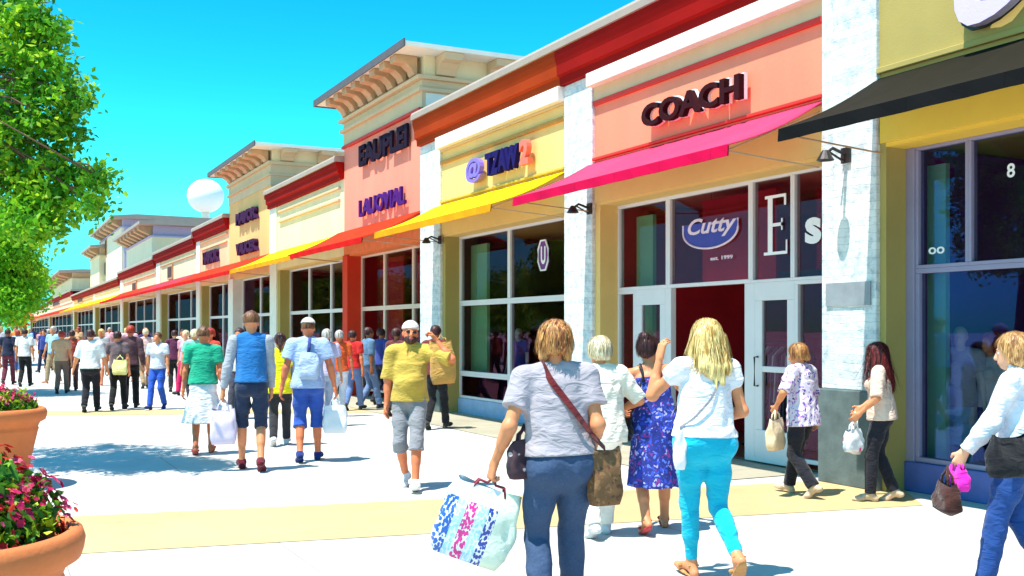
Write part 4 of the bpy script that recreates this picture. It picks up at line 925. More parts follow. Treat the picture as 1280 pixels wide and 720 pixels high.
def hairpost(s, face=0.062, fz=1.565, amp=0.003, freq=85, rz=0.085):
    c = s.hp((0, 0.075, fz)); Rm = s.RH; e = ell(c, (0.066, face, rz), Rm)[2]; q = s.hp((0, 0, 1.6))
    def f(F_, X, Y, Z):
        x = (X-q[0])*Rm[0, 0]+(Y-q[1])*Rm[1, 0]+(Z-q[2])*Rm[2, 0]; y = (X-q[0])*Rm[0, 1]+(Y-q[1])*Rm[1, 1]+(Z-q[2])*Rm[2, 1]; z = (X-q[0])*Rm[0, 2]+(Y-q[1])*Rm[1, 2]+(Z-q[2])*Rm[2, 2]
        th = np.arctan2(x, y-0.02); F_ = F_+amp*(np.sin(freq*0.22*th+9*z+1.5*np.sin(14*z+3*th))+0.6*np.sin(freq*0.5*th-14*z))
        return np.maximum(F_, -e(X, Y, Z))
    return f
def g_hair_short(s, p):
    i = p.get('i', 0.014); lo = p.get('low', 1.55)
    pr = [s.H((0, -0.016, 1.622), (0.074, 0.092, 0.084), i), s.H((0, -0.045, 1.575), (0.060, 0.055, 0.06), i)]
    return ('hair', pr, 0.02, chain(hairpost(s, p.get('face', 0.078), 1.56, p.get('amp', 0.003)), lambda F_, X, Y, Z, q=s.hp((0, 0, lo)), n=s.RH @ np.array([0, 0, 1.]): np.maximum(F_, -((X-q[0])*n[0]+(Y-q[1])*n[1]+(Z-q[2])*n[2]))))
def g_hair_bob(s, p):
    L = p.get('len', 1.47); pr = [s.H((0, -0.018, 1.622), (0.080, 0.096, 0.088), 0.012), s.H((0, -0.035, 1.56), (0.085, 0.075, 0.085), 0.01)]
    for sg in (-1, 1): pr.append(cone(s.hp((sg*0.068, -0.01, 1.60)), s.hp((sg*0.070, -0.02, L+0.02)), 0.030, 0.022))
    for x in (-0.04, 0, 0.04): pr.append(cone(s.hp((x, -0.075, 1.60)), s.hp((x*1.2, -0.062, L)), 0.036, 0.024))
    return ('hair', pr, 0.02, hairpost(s, 0.072, 1.56, p.get('amp', 0.0035)))
def g_hair_long(s, p):
    L = p.get('len', 1.28); pr = [s.H((0, -0.018, 1.622), (0.080, 0.096, 0.088), 0.013), s.H((0, -0.045, 1.55), (0.084, 0.07, 0.09), 0.012)]
    for x in (-0.075, -0.045, -0.015, 0.015, 0.045, 0.075):
        e = L+abs(x)*1.0+0.02*math.sin(x*90); pr.append(cone(s.hp((x*0.9, -0.065, 1.60)), s.tp((x*1.05+p.get('dx', 0)*0.5, -0.115*s.w, 1.40)), 0.038, 0.030)); pr.append(cone(s.tp((x*1.05+p.get('dx', 0)*0.5, -0.115*s.w, 1.40)), s.tp((x*0.85+p.get('dx', 0), -0.125*s.w-0.012, e)), 0.030, 0.012))
    for sg in (-1, 1): pr.append(cone(s.hp((sg*0.072, 0.0, 1.61)), s.hp((sg*0.080, -0.03, 1.44)), 0.028, 0.026))
    return ('hair', pr, 0.018, hairpost(s, 0.070, 1.56, p.get('amp', 0.004), 95))
def g_hair_up(s, p):
    pr = [s.H((0, -0.016, 1.622), (0.076, 0.092, 0.085), 0.013), s.H((0, -0.05, 1.58), (0.06, 0.05, 0.06), 0.008)]
    c = p.get('bun', (0, -0.09, 1.66)); pr += [s.H(c, (0.045, 0.042, 0.042)), s.H((c[0]+0.02, c[1]-0.01, c[2]-0.05), (0.035, 0.035, 0.04))]
    for j in range(7): a = j*0.9; pr.append(cone(s.hp(c), s.hp((c[0]+0.05*math.cos(a), c[1]-0.02, c[2]+0.05*math.sin(a))), 0.014, 0.006))
    if p.get('sides'):
        for sg in (-1, 1): pr += [cone(s.hp((sg*0.072, -0.005, 1.61)), s.hp((sg*0.074, -0.025, 1.50)), 0.026, 0.016), cone(s.hp((sg*0.05, -0.07, 1.62)), s.hp((sg*0.062, -0.05, 1.50)), 0.03, 0.018)]
    if p.get('tail'): pr += [cone(s.hp(c), s.hp((c[0]+0.01, c[1]-0.035, c[2]-0.14)), 0.03, 0.024), cone(s.hp((c[0]+0.01, c[1]-0.035, c[2]-0.14)), s.hp((c[0], c[1], c[2]-0.27)), 0.024, 0.008)]
    return ('hair', pr, 0.014, hairpost(s, 0.074, 1.56, 0.004))
def g_cap(s, p):
    pr = [s.H((0, -0.012, 1.632), (0.078, 0.098, 0.082), 0.012)]
    q = s.hp((0, 0, p.get('low', 1.625))); n = s.RH @ np.array([0, 0, 1.]); br = ell(s.hp((0, 0.10, 1.632)), (0.062, 0.075, 0.008), s.RH)
    return ('cap', pr, 0.01, lambda F_, X, Y, Z: np.minimum(np.maximum(F_, -((X-q[0])*n[0]+(Y-q[1])*n[1]+(Z-q[2])*n[2])), br[2](X, Y, Z)) if p.get('brim', 1) else np.maximum(F_, -((X-q[0])*n[0]+(Y-q[1])*n[1]+(Z-q[2])*n[2])))
def g_beard(s, p):
    pr = [s.H((0, 0.030, 1.53), (0.060, 0.068, 0.055), 0.004), s.H((0, 0.056, 1.508), (0.040, 0.040, 0.034), 0.004)]
    q = s.hp((0, 0, 1.563)); n = s.RH @ np.array([0, 0, 1.]); m = ell(s.hp((0, 0.105, 1.531)), (0.026, 0.03, 0.012), s.RH)[2]
    return ('beard', pr, 0.01, lambda F_, X, Y, Z: np.maximum(np.maximum(F_, (X-q[0])*n[0]+(Y-q[1])*n[1]+(Z-q[2])*n[2]), -m(X, Y, Z)))
def g_glasses(s, p):
    pr = [s.H((sg*0.031, 0.090, 1.595), (0.026, 0.008, 0.018)) for sg in (-1, 1)]+[cone(s.hp((-0.07, 0.06, 1.603)), s.hp((-0.078, -0.01, 1.598)), 0.005, 0.004), cone(s.hp((0.07, 0.06, 1.603)), s.hp((0.078, -0.01, 1.598)), 0.005, 0.004), cone(s.hp((-0.05, 0.088, 1.603)), s.hp((0.05, 0.088, 1.603)), 0.005, 0.005),
         cone(s.hp((-0.05, 0.088, 1.603)), s.hp((-0.07, 0.06, 1.603)), 0.005, 0.005), cone(s.hp((0.05, 0.088, 1.603)), s.hp((0.07, 0.06, 1.603)), 0.005, 0.005)]
    return ('sunglasses', pr, 0.003, None)
GARM = dict(top=g_top, bottom=g_bottom, skirt=g_skirt, dress=g_dress, straps=g_straps, shoes=g_shoes, sandals=g_sandals, hair_short=g_hair_short, hair_bob=g_hair_bob, hair_long=g_hair_long, hair_up=g_hair_up, cap=g_cap, beard=g_beard, glasses=g_glasses)

def strap(fg, root, pts, name, m, r=0.012, extra=()):
    """ribbon that lies on the clothed figure; pts in figure units"""
    pr = fg.torso(0.020)+fg.arm_prims(fg.arm[0], 0.018)[:2]*0+[cone(fg.leg[j][0], fg.leg[j][1], 0.10, 0.08) for j in (0, 1)]
    P = []
    pts = [np.array(p, float)+np.array([0, 0, fg.dz]) for p in pts]; n = len(pts)
    for i in range(n-1):
        for t in np.linspace(0, 1, 9)[:-1 if i < n-2 else None]: P.append(pts[i]+(pts[i+1]-pts[i])*t)
    def val(p): return min(float(f(np.float32(p[0]), np.float32(p[1]), np.float32(p[2]))) for _, _, f, _ in pr)
    out = []
    for p in P:
        for it in range(12):
            d = val(p)
            if d >= 0.006: break
            g = np.array([val(p+e)-val(p-e) for e in np.eye(3)*0.004]); g /= np.linalg.norm(g)+1e-9; p = p+g*(0.007-d)
        out.append(p)
    out = np.array(out); 
    for it in range(3): out[1:-1] = (out[:-2]+2*out[1:-1]+out[2:])/4
    out = out*fg.sc; c, q = math.cos(root.rotation_euler.z), math.sin(root.rotation_euler.z)
    W = [(root.location.x+p[0]*c-p[1]*q, root.location.y+p[0]*q+p[1]*c, p[2]+root.location.z) for p in out]
    return W
def ribbon(mb, W, wdt, th, nrm_from):
    """flat strap along W, its face looking away from nrm_from (x,y)"""
    k = len(mb.v); n = len(W)
    for i in range(n):
        p = Vector(W[i]); d = (Vector(W[min(i+1, n-1)])-Vector(W[max(i-1, 0)])).normalized(); o = Vector((p.x-nrm_from[0], p.y-nrm_from[1], 0.02)).normalized()
        s_ = d.cross(o).normalized(); o2 = s_.cross(d).normalized()
        for a, b in ((-1, -1), (1, -1), (1, 1), (-1, 1)): mb.v.append(tuple(p+s_*a*wdt/2+o2*b*th/2))
    for i in range(n-1):
        for j in range(4):
            a = k+i*4+j; b = k+i*4+(j+1) % 4; mb.f.append((a, b, b+4, a+4))
    mb.f += [(k, k+3, k+2, k+1), (k+(n-1)*4, k+(n-1)*4+1, k+(n-1)*4+2, k+(n-1)*4+3)]
def softbag(label, cat, top, size, rz, m, handle=None, hm=None, hl=0.2, tilt=0.0, name='shopping_bag', round_=0.25, sag=0.02, group=None, hand_at=None, seed=1):
    """bag hanging by its handles from the point `top`; size = (width, depth, height)"""
    w, d, hgt = size; t = thing(name, label, cat, top, 0, group); t.rotation_euler = (0, tilt, rz)
    r = np.random.RandomState(seed); nu, nv = 28, 12; P = []; Q = []
    for j in range(nv+1):
        v = j/nv; z = -hl-hgt*v; ww = w*(0.86+0.14*math.sin(min(1, v*1.6)*PI/2))*(1-round_*max(0, v-0.82)/0.18*0.6); dd = d*(0.35+0.65*math.sin(min(1, v*1.25)*PI/2))*(1-round_*max(0, v-0.85)/0.15)
        for i in range(nu):
            a = 2*PI*i/nu; cx, cy = math.cos(a), math.sin(a); e = 0.45
            x = ww/2*math.copysign(abs(cx)**e, cx); y = dd/2*math.copysign(abs(cy)**e, cy)
            nz = sag*(math.sin(9*v+3*a+seed)+math.sin(5*a-7*v+seed*2))*0.35*math.sin(PI*min(1, v*1.1+0.1)); P.append((x+nz*cx, y+nz*cy, z+(0.012*math.sin(2*a+seed) if j == 0 else 0)))
    for j in range(nv):
        for i in range(nu): a = j*nu+i; b = j*nu+(i+1) % nu; Q.append((a, a+nu, b+nu, b))
    mb = MB(); mb.v = P; mb.f = Q+[tuple(nv*nu+i for i in reversed(range(nu)))]
    def bl(mbx, nm, mm, smooth=True):
        me = bpy.data.meshes.new(nm); me.from_pydata(mbx.v, [], mbx.f); me.materials.append(mm); me.polygons.foreach_set('use_smooth', [smooth]*len(me.polygons)); o = bpy.data.objects.new(nm, me); COL.objects.link(o); o.parent = t; return o
    bl(mb, 'bag_body', m)
    for sg in ((-1, 1) if hl > 0.03 else ()):
        hb = MB(); y = sg*d*0.14
        hb.tube([(-w*0.22, y, -hl-0.03), (-w*0.17, y*0.8, -hl*0.55), (-w*0.06, y*0.3, -0.03), (0, 0, 0.004), (w*0.06, y*0.3, -0.03), (w*0.17, y*0.8, -hl*0.55), (w*0.22, y, -hl-0.03)], 0.008 if w < 0.5 else 0.01, 6)
        bl(hb, 'handle', hm or m)
    return t, bl
# ---- skins and hair
SK = dict(tan=skin('tan_skin', (0.66, 0.26, 0.12)), fair=skin('fair_skin', (0.80, 0.42, 0.26)), red=skin('sunburnt_skin', (0.66, 0.20, 0.09)), brown=skin('brown_skin', (0.30, 0.11, 0.05)))
HM = dict(blonde=hairmat('blonde_hair', (0.42, 0.24, 0.05), (0.90, 0.70, 0.30)), auburn=hairmat('auburn_hair', (0.20, 0.06, 0.015), (0.66, 0.32, 0.10)), dark=hairmat('dark_hair', (0.012, 0.005, 0.006), (0.08, 0.02, 0.02)),
          brown=hairmat('brown_hair', (0.05, 0.018, 0.008), (0.22, 0.09, 0.035)), white=hairmat('white_hair', (0.45, 0.33, 0.16), (0.88, 0.78, 0.56)), red=hairmat('red_hair', (0.20, 0.015, 0.008), (0.50, 0.05, 0.02)), grey=hairmat('grey_hair', (0.2, 0.18, 0.17), (0.6, 0.56, 0.52)))
W_ = lambda k, c: cloth(k, c)
FG = 0.0075
RZ0 = math.atan2(FW[1], FW[0])-PI/2
def plc(px, Y): p = cp(px, Y); return p
#@@PEOPLE
# ------------------------------------------------------------------ nearest people
f1 = Fig(1.68, 1.04, True, lean=3, side=-2, head=(-6, 0, 3), legs=((-0.02, -0.12, 0.0, 0.35), (0.03, 0.24, 0, -0.2)), hips=0.0, res=FG,
         arms=((-0.355, 0.06, 0.93, -0.05, -1, 0, -0.25, 0.1, -1), (0.225, 0.12, 0.98, 0.05, -1, 0)), grip=(1.15, 0.7))
p1 = person(f1, plc(698, 5.75), 8, 'auburn haired woman in grey tee and jeans, seen from behind with the striped bag', SK['tan'], dict(items=[
    ('top', W_('grey_tee', (0.36, 0.32, 0.36)), dict(hem=0.965, sleeve='short', i=0.018, sflare=0.02, fold=0.006)), ('bottom', print_cloth('jeans', (0.028, 0.058, 0.13), [(0.036, 0.075, 0.165), (0.022, 0.048, 0.11)], 60, 0.3), dict(waist=1.05, flare=0.02, fold=0.007)),
    ('hair_up', HM['auburn'], dict(bun=(0.01, -0.085, 1.625), sides=True)), ('shoes', W_('white_shoe', (0.6, 0.6, 0.62)))]))
f2 = Fig(1.68, 1.0, True, lean=2, side=2, head=(4, 2, 0), legs=((0.07, 0.16, 0, -0.15), (0.01, -0.30, 0.05, 0.85)), hips=0.18, res=FG,
         arms=((-0.25, 0.17, 1.46, -0.25, 0.0, -1), (0.20, 0.20, 1.06, 0.3, -1, -0.2)), grip=(0.5, 0.7))
p2 = person(f2, plc(880, 6.7), 14, 'blonde woman in white tee and turquoise trousers walking away', SK['tan'], dict(items=[
    ('top', W_('white_tee', (0.78, 0.76, 0.80)), dict(hem=0.95, sleeve='cap', i=0.016, sflare=0.010, fold=0.006)), ('bottom', W_('turquoise', (0.005, 0.42, 0.60)), dict(waist=1.02, flare=-0.004, i=0.007, upto=0.9, fold=0.004)),
    ('hair_long', HM['blonde'], dict(len=1.27, dx=0.03, slen=0.30, strands=1200, sout=0.0025)), ('sandals', W_('tan_sandal', (0.45, 0.22, 0.08)))]))
f3 = Fig(1.58, 1.06, True, lean=5, side=-6, head=(-38, 5, 6), legs=((-0.03, -0.17, 0, 0.5), (0.05, 0.22, 0, -0.2)), hips=0.06, res=0.0085,
         arms=((-0.24, 0.20, 1.10, -1, -0.8, 0), (0.16, 0.24, 1.44, 1, -0.5, -1)), grip=(0.7, 0.8))
p3 = person(f3, plc(819, 8.35), 6, 'dark haired woman in sleeveless blue floral dress and red sandals', SK['tan'], dict(items=[
    ('dress', print_cloth('blue_floral', (0.012, 0.025, 0.22), [(0.03, 0.07, 0.55), (0.10, 0.18, 0.70), (0.20, 0.03, 0.25), (0.02, 0.04, 0.42), (0.35, 0.35, 0.75)], 32, 0.42), dict(hem=0.40, r=(0.235, 0.20), top=1.36, fold=0.006)),
    ('straps', W_('black_strap', (0.015, 0.012, 0.02)), dict(fold=0)), ('hair_up', HM['dark'], dict(bun=(-0.01, -0.075, 1.70), fold=0)), ('sandals', W_('red_sandal', (0.5, 0.04, 0.05)))]))
f4 = Fig(1.55, 1.06, True, lean=2, head=(12, 6, 0), legs=((0, -0.12, 0, 0.4), (0.0, 0.16, 0, -0.2)), res=0.0085, arms=((-0.26, 0.05, 0.84), (0.22, 0.20, 1.08, 1, -1, 0)))
p4 = person(f4, plc(751, 8.15), 10, 'white haired woman dressed all in white behind the auburn haired woman', SK['tan'], dict(items=[
    ('top', W_('ivory_blouse', (0.80, 0.74, 0.62)), dict(hem=0.82, sleeve='elbow', i=0.024, flare=0.03, fold=0.006)), ('bottom', W_('white_trousers', (0.80, 0.77, 0.70)), dict(flare=0.02)),
    ('hair_short', HM['white'], dict(i=0.024, low=1.51, amp=0.005)), ('shoes', W_('white_shoe', (0.6, 0.6, 0.62)))]))
f5 = Fig(1.72, 0.94, False, belly=0.02, lean=-1, twist=6, head=(10, -4, -3), legs=((-0.01, 0.24, 0.0, -0.25), (-0.02, -0.14, 0, 0.4)), res=0.0095,
         arms=((-0.27, 0.05, 1.52, -1, 0.3, -0.5), (0.24, 0.02, 0.80, 1, -1, 0)), grip=(0.9, 0.5))
p5 = person(f5, plc(512, 10.7), 176, 'bearded man in yellow polo shirt, white cap and grey shorts walking towards the camera', SK['red'], dict(items=[
    ('top', W_('yellow_polo', (0.50, 0.34, 0.06)), dict(hem=0.90, sleeve='elbow', i=0.024, neck='v', collar=True, sflare=0.02, fold=0.007)), ('bottom', W_('grey_shorts', (0.24, 0.24, 0.27)), dict(upto=0.22, flare=0.024, name='shorts')),
    ('cap', W_('white_cap', (0.75, 0.62, 0.58)), dict(brim=0, low=1.63, fold=0)), ('beard', HM['dark'], dict(fold=0)), ('glasses', mat('black_lens', (0.01, 0.01, 0.012), 0.15, 0.05), dict(fold=0)), ('shoes', W_('white_sneaker', (0.78, 0.78, 0.78)), dict(i=0.014))]))
f6 = Fig(1.50, 0.98, True, lean=4, head=(6, 8, 2), legs=((-0.0, -0.20, 0, 0.55), (0.02, 0.24, 0, -0.2)), res=0.0085, arms=((-0.27, 0.16, 1.02, -1, -0.7, 0), (0.26, 0.0, 0.80, 1, -1, 0)))
p6 = person(f6, plc(1003, 10.15), 42, 'blonde woman in purple floral blouse and black trousers by the shop door', SK['tan'], dict(items=[
    ('top', print_cloth('purple_floral', (0.68, 0.60, 0.72), [(0.16, 0.06, 0.40), (0.30, 0.16, 0.55), (0.70, 0.62, 0.75), (0.05, 0.03, 0.22), (0.55, 0.25, 0.50)], 30, 0.38), dict(hem=0.80, sleeve='elbow', i=0.022, flare=0.02, fold=0.006)),
    ('bottom', W_('black_trousers', (0.014, 0.014, 0.022)), dict(flare=0.02)), ('hair_up', HM['auburn'], dict(bun=(0.0, -0.085, 1.59), fold=0)), ('shoes', W_('cream_shoe', (0.55, 0.40, 0.28)))]))
f7 = Fig(1.49, 0.92, True, lean=3, head=(12, 6, 0), legs=((0.02, 0.10, 0, 0.0), (-0.03, -0.14, 0, 0.3)), res=0.0085, arms=((-0.24, 0.20, 0.96, -0.6, -1, 0), (0.2, 0.22, 1.0, 1, -1, 0)))
p7 = person(f7, plc(1101, 9.85), 66, 'woman with very long dark hair in cream blouse and black trousers by the stone pier', SK['tan'], dict(items=[
    ('top', W_('cream_blouse', (0.72, 0.52, 0.42)), dict(hem=0.88, sleeve='elbow', i=0.020, flare=0.02, fold=0.006)), ('bottom', W_('black_trousers', (0.014, 0.014, 0.022)), dict(flare=0.012)),
    ('hair_long', hairmat('wine_hair', (0.015, 0.004, 0.004), (0.20, 0.02, 0.02)), dict(len=1.10, dx=0.02, slen=0.5)), ('shoes', W_('cream_shoe', (0.55, 0.40, 0.28)))]))
f8 = Fig(1.60, 1.0, True, lean=4, head=(6, 4, 0), legs=((0, 0.20, 0, -0.2), (0.02, -0.16, 0, 0.4)), res=FG, arms=((-0.26, 0.28, 0.96, -0.6, -0.6, -0.6, 0, 0.5, -1), (0.27, 0.05, 0.85, 1, -1, 0)), grip=(1.0, 0.7))
p8 = person(f8, plc(1277, 6.35), 50, 'blonde shopper in white long sleeved shirt and jeans at the right edge', SK['fair'], dict(items=[
    ('top', W_('bright_white_shirt', (0.74, 0.74, 0.82)), dict(hem=0.93, sleeve='long', i=0.020, collar=True, fold=0.007)), ('bottom', W_('deep_blue_jeans', (0.015, 0.06, 0.24)), dict(flare=0.015, fold=0.006)),
    ('hair_bob', hairmat('sandy_hair', (0.25, 0.10, 0.03), (0.75, 0.42, 0.16)), dict(len=1.52)), ('shoes', W_('black_shoe', (0.01, 0.01, 0.012)))]))
# ------------------------------------------------------------------ middle distance
MR = 0.0115
f9 = Fig(1.66, 0.92, True, lean=3, head=(0, 5, 0), legs=((0, -0.12, 0, 0.3), (0.0, 0.18, 0, -0.2)), res=MR)
p9 = person(f9, plc(254, 13.6), 12, 'woman in green top and white skirt walking away on the left', SK['red'], dict(items=[('skirt', W_('white_skirt', (0.80, 0.78, 0.78)), dict(hem=0.42, r=(0.27, 0.22), amp=0.09)), ('top', W_('emerald_top', (0.01, 0.34, 0.20)), dict(hem=0.94, sleeve='short', i=0.02, flare=0.01)), ('hair_short', HM['brown'], dict(low=1.575)), ('sandals', W_('red_sandal', (0.5, 0.04, 0.05)))]))
f10 = Fig(1.84, 0.86, False, lean=3, head=(0, 4, 0), legs=((-0.01, 0.20, 0, -0.2), (0.01, -0.16, 0, 0.45)), res=MR, arms=((-0.30, 0.02, 0.82), (0.21, 0.10, 0.86)))
p10 = person(f10, plc(314, 12.0), 14, 'tall man in blue and grey jersey and black shorts carrying a lilac bag', SK['tan'], dict(items=[('bottom', W_('navy_shorts', (0.018, 0.03, 0.07)), dict(upto=0.04, flare=0.01, name='shorts')), ('top', W_('cobalt_jersey', (0.015, 0.15, 0.42)), dict(hem=0.95, sleeve='none', i=0.017)), ('hair_short', HM['brown'], dict(low=1.58)), ('shoes', W_('wine_shoe', (0.12, 0.01, 0.02)))]))
for A in f10.arm: child(p10, 'sleeve', sdf_mesh('sleeve', f10.arm_prims(A, 0.015, 1, 0.9), MR, 0.02, None, f10.sc), W_('grey_sleeve', (0.34, 0.36, 0.42)))
f11 = Fig(1.76, 0.98, False, lean=2, head=(0, 3, 0), legs=((0, -0.12, 0, 0.35), (0.02, 0.17, 0, -0.2)), res=MR, arms=((-0.31, 0.0, 0.86, -1, -0.8, 0), (0.32, 0.0, 0.86, 1, -0.8, 0)))
p11 = person(f11, plc(385, 12.8), 8, 'man in pale blue tee and royal blue shorts with a small backpack', SK['red'], dict(items=[('bottom', W_('royal_shorts', (0.03, 0.09, 0.42)), dict(upto=0.2, flare=0.03, name='shorts')), ('top', W_('pale_blue_tee', (0.36, 0.48, 0.74)), dict(hem=0.88, sleeve='short', i=0.024, sflare=0.03)), ('cap', W_('bone_cap', (0.6, 0.55, 0.5)), dict(fold=0, low=1.65)), ('hair_short', HM['brown'], dict(low=1.58, i=0.007)), ('shoes', W_('navy_shoe', (0.01, 0.03, 0.16)))]))
f12 = Fig(1.58, 0.88, True, head=(0, 4, 0), res=0.014)
p12 = person(f12, plc(350, 14.6), 10, 'woman in lemon yellow top between the tall man and the backpack man', SK['tan'], dict(items=[('bottom', W_('charcoal_trousers', (0.03, 0.03, 0.035))), ('top', W_('lemon_top', (0.78, 0.72, 0.01)), dict(hem=0.80, flare=0.03)), ('hair_up', HM['dark'], dict(fold=0, tail=True)), ('shoes', W_('white_shoe', (0.6, 0.6, 0.62)))]))
def simple(px, Y, h, face, label, sk, top, bot, hair, htype='hair_short', sleeve='short', upto=0.97, res=0.016, fem=False, w=0.88, legs=None, arms=None, shoe=(0.03, 0.03, 0.03), hem=0.9, skirt=False):
    kw = {}
    if legs: kw['legs'] = legs
    if arms: kw['arms'] = arms
    f = Fig(h, w, fem, res=res, **kw)
    its = [('skirt', W_('c_%s' % (bot,), bot), dict(hem=0.5)) if skirt else ('bottom', W_('c_%s' % (bot,), bot), dict(upto=upto, name='shorts' if upto < 0.5 else 'trousers', flare=0.014)), ('top', W_('c_%s' % (top,), top), dict(hem=hem, sleeve=sleeve, i=0.018)), (htype, HM[hair], dict(fold=0)), ('shoes', W_('c_%s' % (shoe,), shoe))]
    return f, person(f, plc(px, Y), face, label, SK[sk], dict(items=its))
simple(424, 19.5, 1.62, 20, 'shopper in orange shirt and white trousers left of the red shirt', 'red', (0.72, 0.10, 0.02), (0.55, 0.62, 0.75), 'grey', fem=True)
simple(441, 21.0, 1.62, -20, 'shopper in red shirt and faded jeans beside the orange shirt', 'red', (0.60, 0.02, 0.02), (0.12, 0.20, 0.45), 'dark')
simple(461, 21.5, 1.68, -60, 'man in slate blue shirt and jeans looking into the salmon shop', 'brown', (0.10, 0.20, 0.34), (0.14, 0.22, 0.42), 'dark', sleeve='elbow')
simple(477, 22.6, 1.66, -40, 'shopper in indigo shirt and dark trousers next to the shop window', 'brown', (0.03, 0.05, 0.25), (0.02, 0.02, 0.05), 'dark')
simple(496, 19.6, 1.66, -30, 'person in brown shirt and black trousers half hidden behind the yellow polo man', 'brown', (0.12, 0.03, 0.03), (0.03, 0.03, 0.03), 'dark')
f20, p20 = simple(545, 17.0, 1.70, -20, 'shopper in maroon shirt and black trousers at the white pier', 'brown', (0.14, 0.02, 0.02), (0.012, 0.012, 0.015), 'dark')
simple(113, 20.6, 1.64, 10, 'heavy man in white shirt and black trousers walking away', 'tan', (0.72, 0.74, 0.74), (0.012, 0.012, 0.02), 'dark', w=1.06, sleeve='elbow', arms=((-0.34, 0.02, 0.86), (0.33, 0.05, 0.86)))
simple(147, 21.2, 1.60, 6, 'woman in grey brown blouse and black trousers with a yellow bag', 'tan', (0.14, 0.10, 0.11), (0.01, 0.01, 0.012), 'dark', fem=True)
simple(163, 21.6, 1.72, 14, 'red haired man in dark brown jacket and black trousers', 'red', (0.10, 0.05, 0.06), (0.01, 0.01, 0.012), 'red', sleeve='long')
simple(197, 21.3, 1.58, 175, 'shopper in white shirt and bright blue trousers coming towards the camera', 'tan', (0.62, 0.66, 0.80), (0.02, 0.09, 0.50), 'brown', fem=True, shoe=(0.01, 0.03, 0.2))
simple(218, 27.5, 1.62, 15, 'woman in plum top and black trousers with pink sleeves', 'fair', (0.10, 0.02, 0.06), (0.01, 0.01, 0.012), 'dark', fem=True, sleeve='long')
simple(232, 26.0, 1.62, 160, 'shopper in pink shirt and crimson trousers', 'fair', (0.70, 0.30, 0.38), (0.55, 0.01, 0.10), 'white', fem=True)
simple(77, 26.6, 1.60, 12, 'shopper in sand coloured shirt and brown trousers', 'tan', (0.60, 0.34, 0.20), (0.20, 0.12, 0.09), 'red')
simple(90, 27.8, 1.62, 20, 'shopper in brick red shirt and brown trousers', 'tan', (0.42, 0.07, 0.05), (0.10, 0.04, 0.04), 'dark', fem=True)
simple(55, 40.0, 1.66, 170, 'shopper in navy suit jacket and white shirt', 'tan', (0.02, 0.04, 0.20), (0.01, 0.015, 0.05), 'dark', sleeve='long')
simple(31, 30.0, 1.66, 8, 'man in white tee and black trousers behind the planter', 'tan', (0.74, 0.74, 0.74), (0.01, 0.01, 0.012), 'dark', w=0.95)
simple(10, 31.0, 1.66, 8, 'shopper in dark navy top and wine trousers at the left edge', 'brown', (0.015, 0.02, 0.05), (0.12, 0.02, 0.04), 'dark')
simple(262, 19.0, 1.66, 150, 'shopper in scarlet patterned shirt behind the green top', 'red', (0.65, 0.04, 0.02), (0.10, 0.04, 0.04), 'red')
simple(243, 21.0, 1.64, 30, 'shopper in mint shirt and black trousers behind the green top', 'tan', (0.20, 0.62, 0.45), (0.02, 0.02, 0.03), 'white', fem=True)
simple(299, 19.0, 1.66, 170, 'shopper in ivory shirt behind the tall man', 'red', (0.6, 0.55, 0.45), (0.05, 0.05, 0.07), 'dark')
simple(408, 17.5, 1.64, 30, 'shopper in lavender shirt behind the backpack man', 'tan', (0.52, 0.46, 0.66), (0.30, 0.36, 0.50), 'grey', fem=True)
simple(182, 29.0, 1.66, 30, 'shopper in pale pink shirt and khaki trousers', 'tan', (0.74, 0.50, 0.46), (0.35, 0.24, 0.14), 'white', fem=True)
# ------------------------------------------------------------------ far crowd: a few figures, copied with their own colours
protos = []
for i in range(5):
    fem = i % 2 == 0; ph = (-1)**i
    f = Fig(1.68, 0.88+0.05*(i % 3), fem, res=0.026, head=(0, 3, 0), legs=((0, 0.18*ph, 0, -0.2 if ph > 0 else 0.4), (0, -0.16*ph, 0, 0.4 if ph > 0 else -0.2)), arms=((-0.29, 0.08*ph, 0.84), (0.29, -0.08*ph, 0.84)))
    parts = [('person', sdf_mesh('person', f.body(), 0.024, 0.022))]
    for nm, g in (('trousers' if i != 2 else 'skirt', g_bottom(f, dict(flare=0.014)) if i != 2 else g_skirt(f, dict(hem=0.5))), ('shirt', g_top(f, dict(sleeve='short', i=0.02))), ('hair', (g_hair_bob if fem else g_hair_short)(f, {}))):
        parts.append((nm, sdf_mesh(nm, g[1], 0.024, g[2], g[3])))
    for _, me in parts: me.materials.append(None)
    protos.append(parts)
TOPC = {'white': (0.74, 0.74, 0.76), 'red': (0.60, 0.03, 0.03), 'navy': (0.02, 0.03, 0.14), 'black': (0.015, 0.015, 0.018), 'pink': (0.72, 0.34, 0.40), 'sky blue': (0.30, 0.50, 0.72), 'orange': (0.68, 0.20, 0.04), 'grey': (0.32, 0.32, 0.34), 'cream': (0.70, 0.60, 0.44), 'maroon': (0.16, 0.02, 0.03), 'lime': (0.35, 0.60, 0.10), 'tan': (0.46, 0.28, 0.15)}
BOTC = {'black': (0.012, 0.012, 0.015), 'white': (0.70, 0.70, 0.70), 'denim': (0.05, 0.10, 0.26), 'khaki': (0.36, 0.27, 0.16), 'brown': (0.12, 0.06, 0.04)}
HC_ = ['dark', 'brown', 'blonde', 'grey', 'red']; combos = [(t, b, i) for i, t in enumerate(TOPC) for b in BOTC]; random.Random(3).shuffle(combos)
rr_ = random.Random(11); placed = []
k = 0; tries = 0
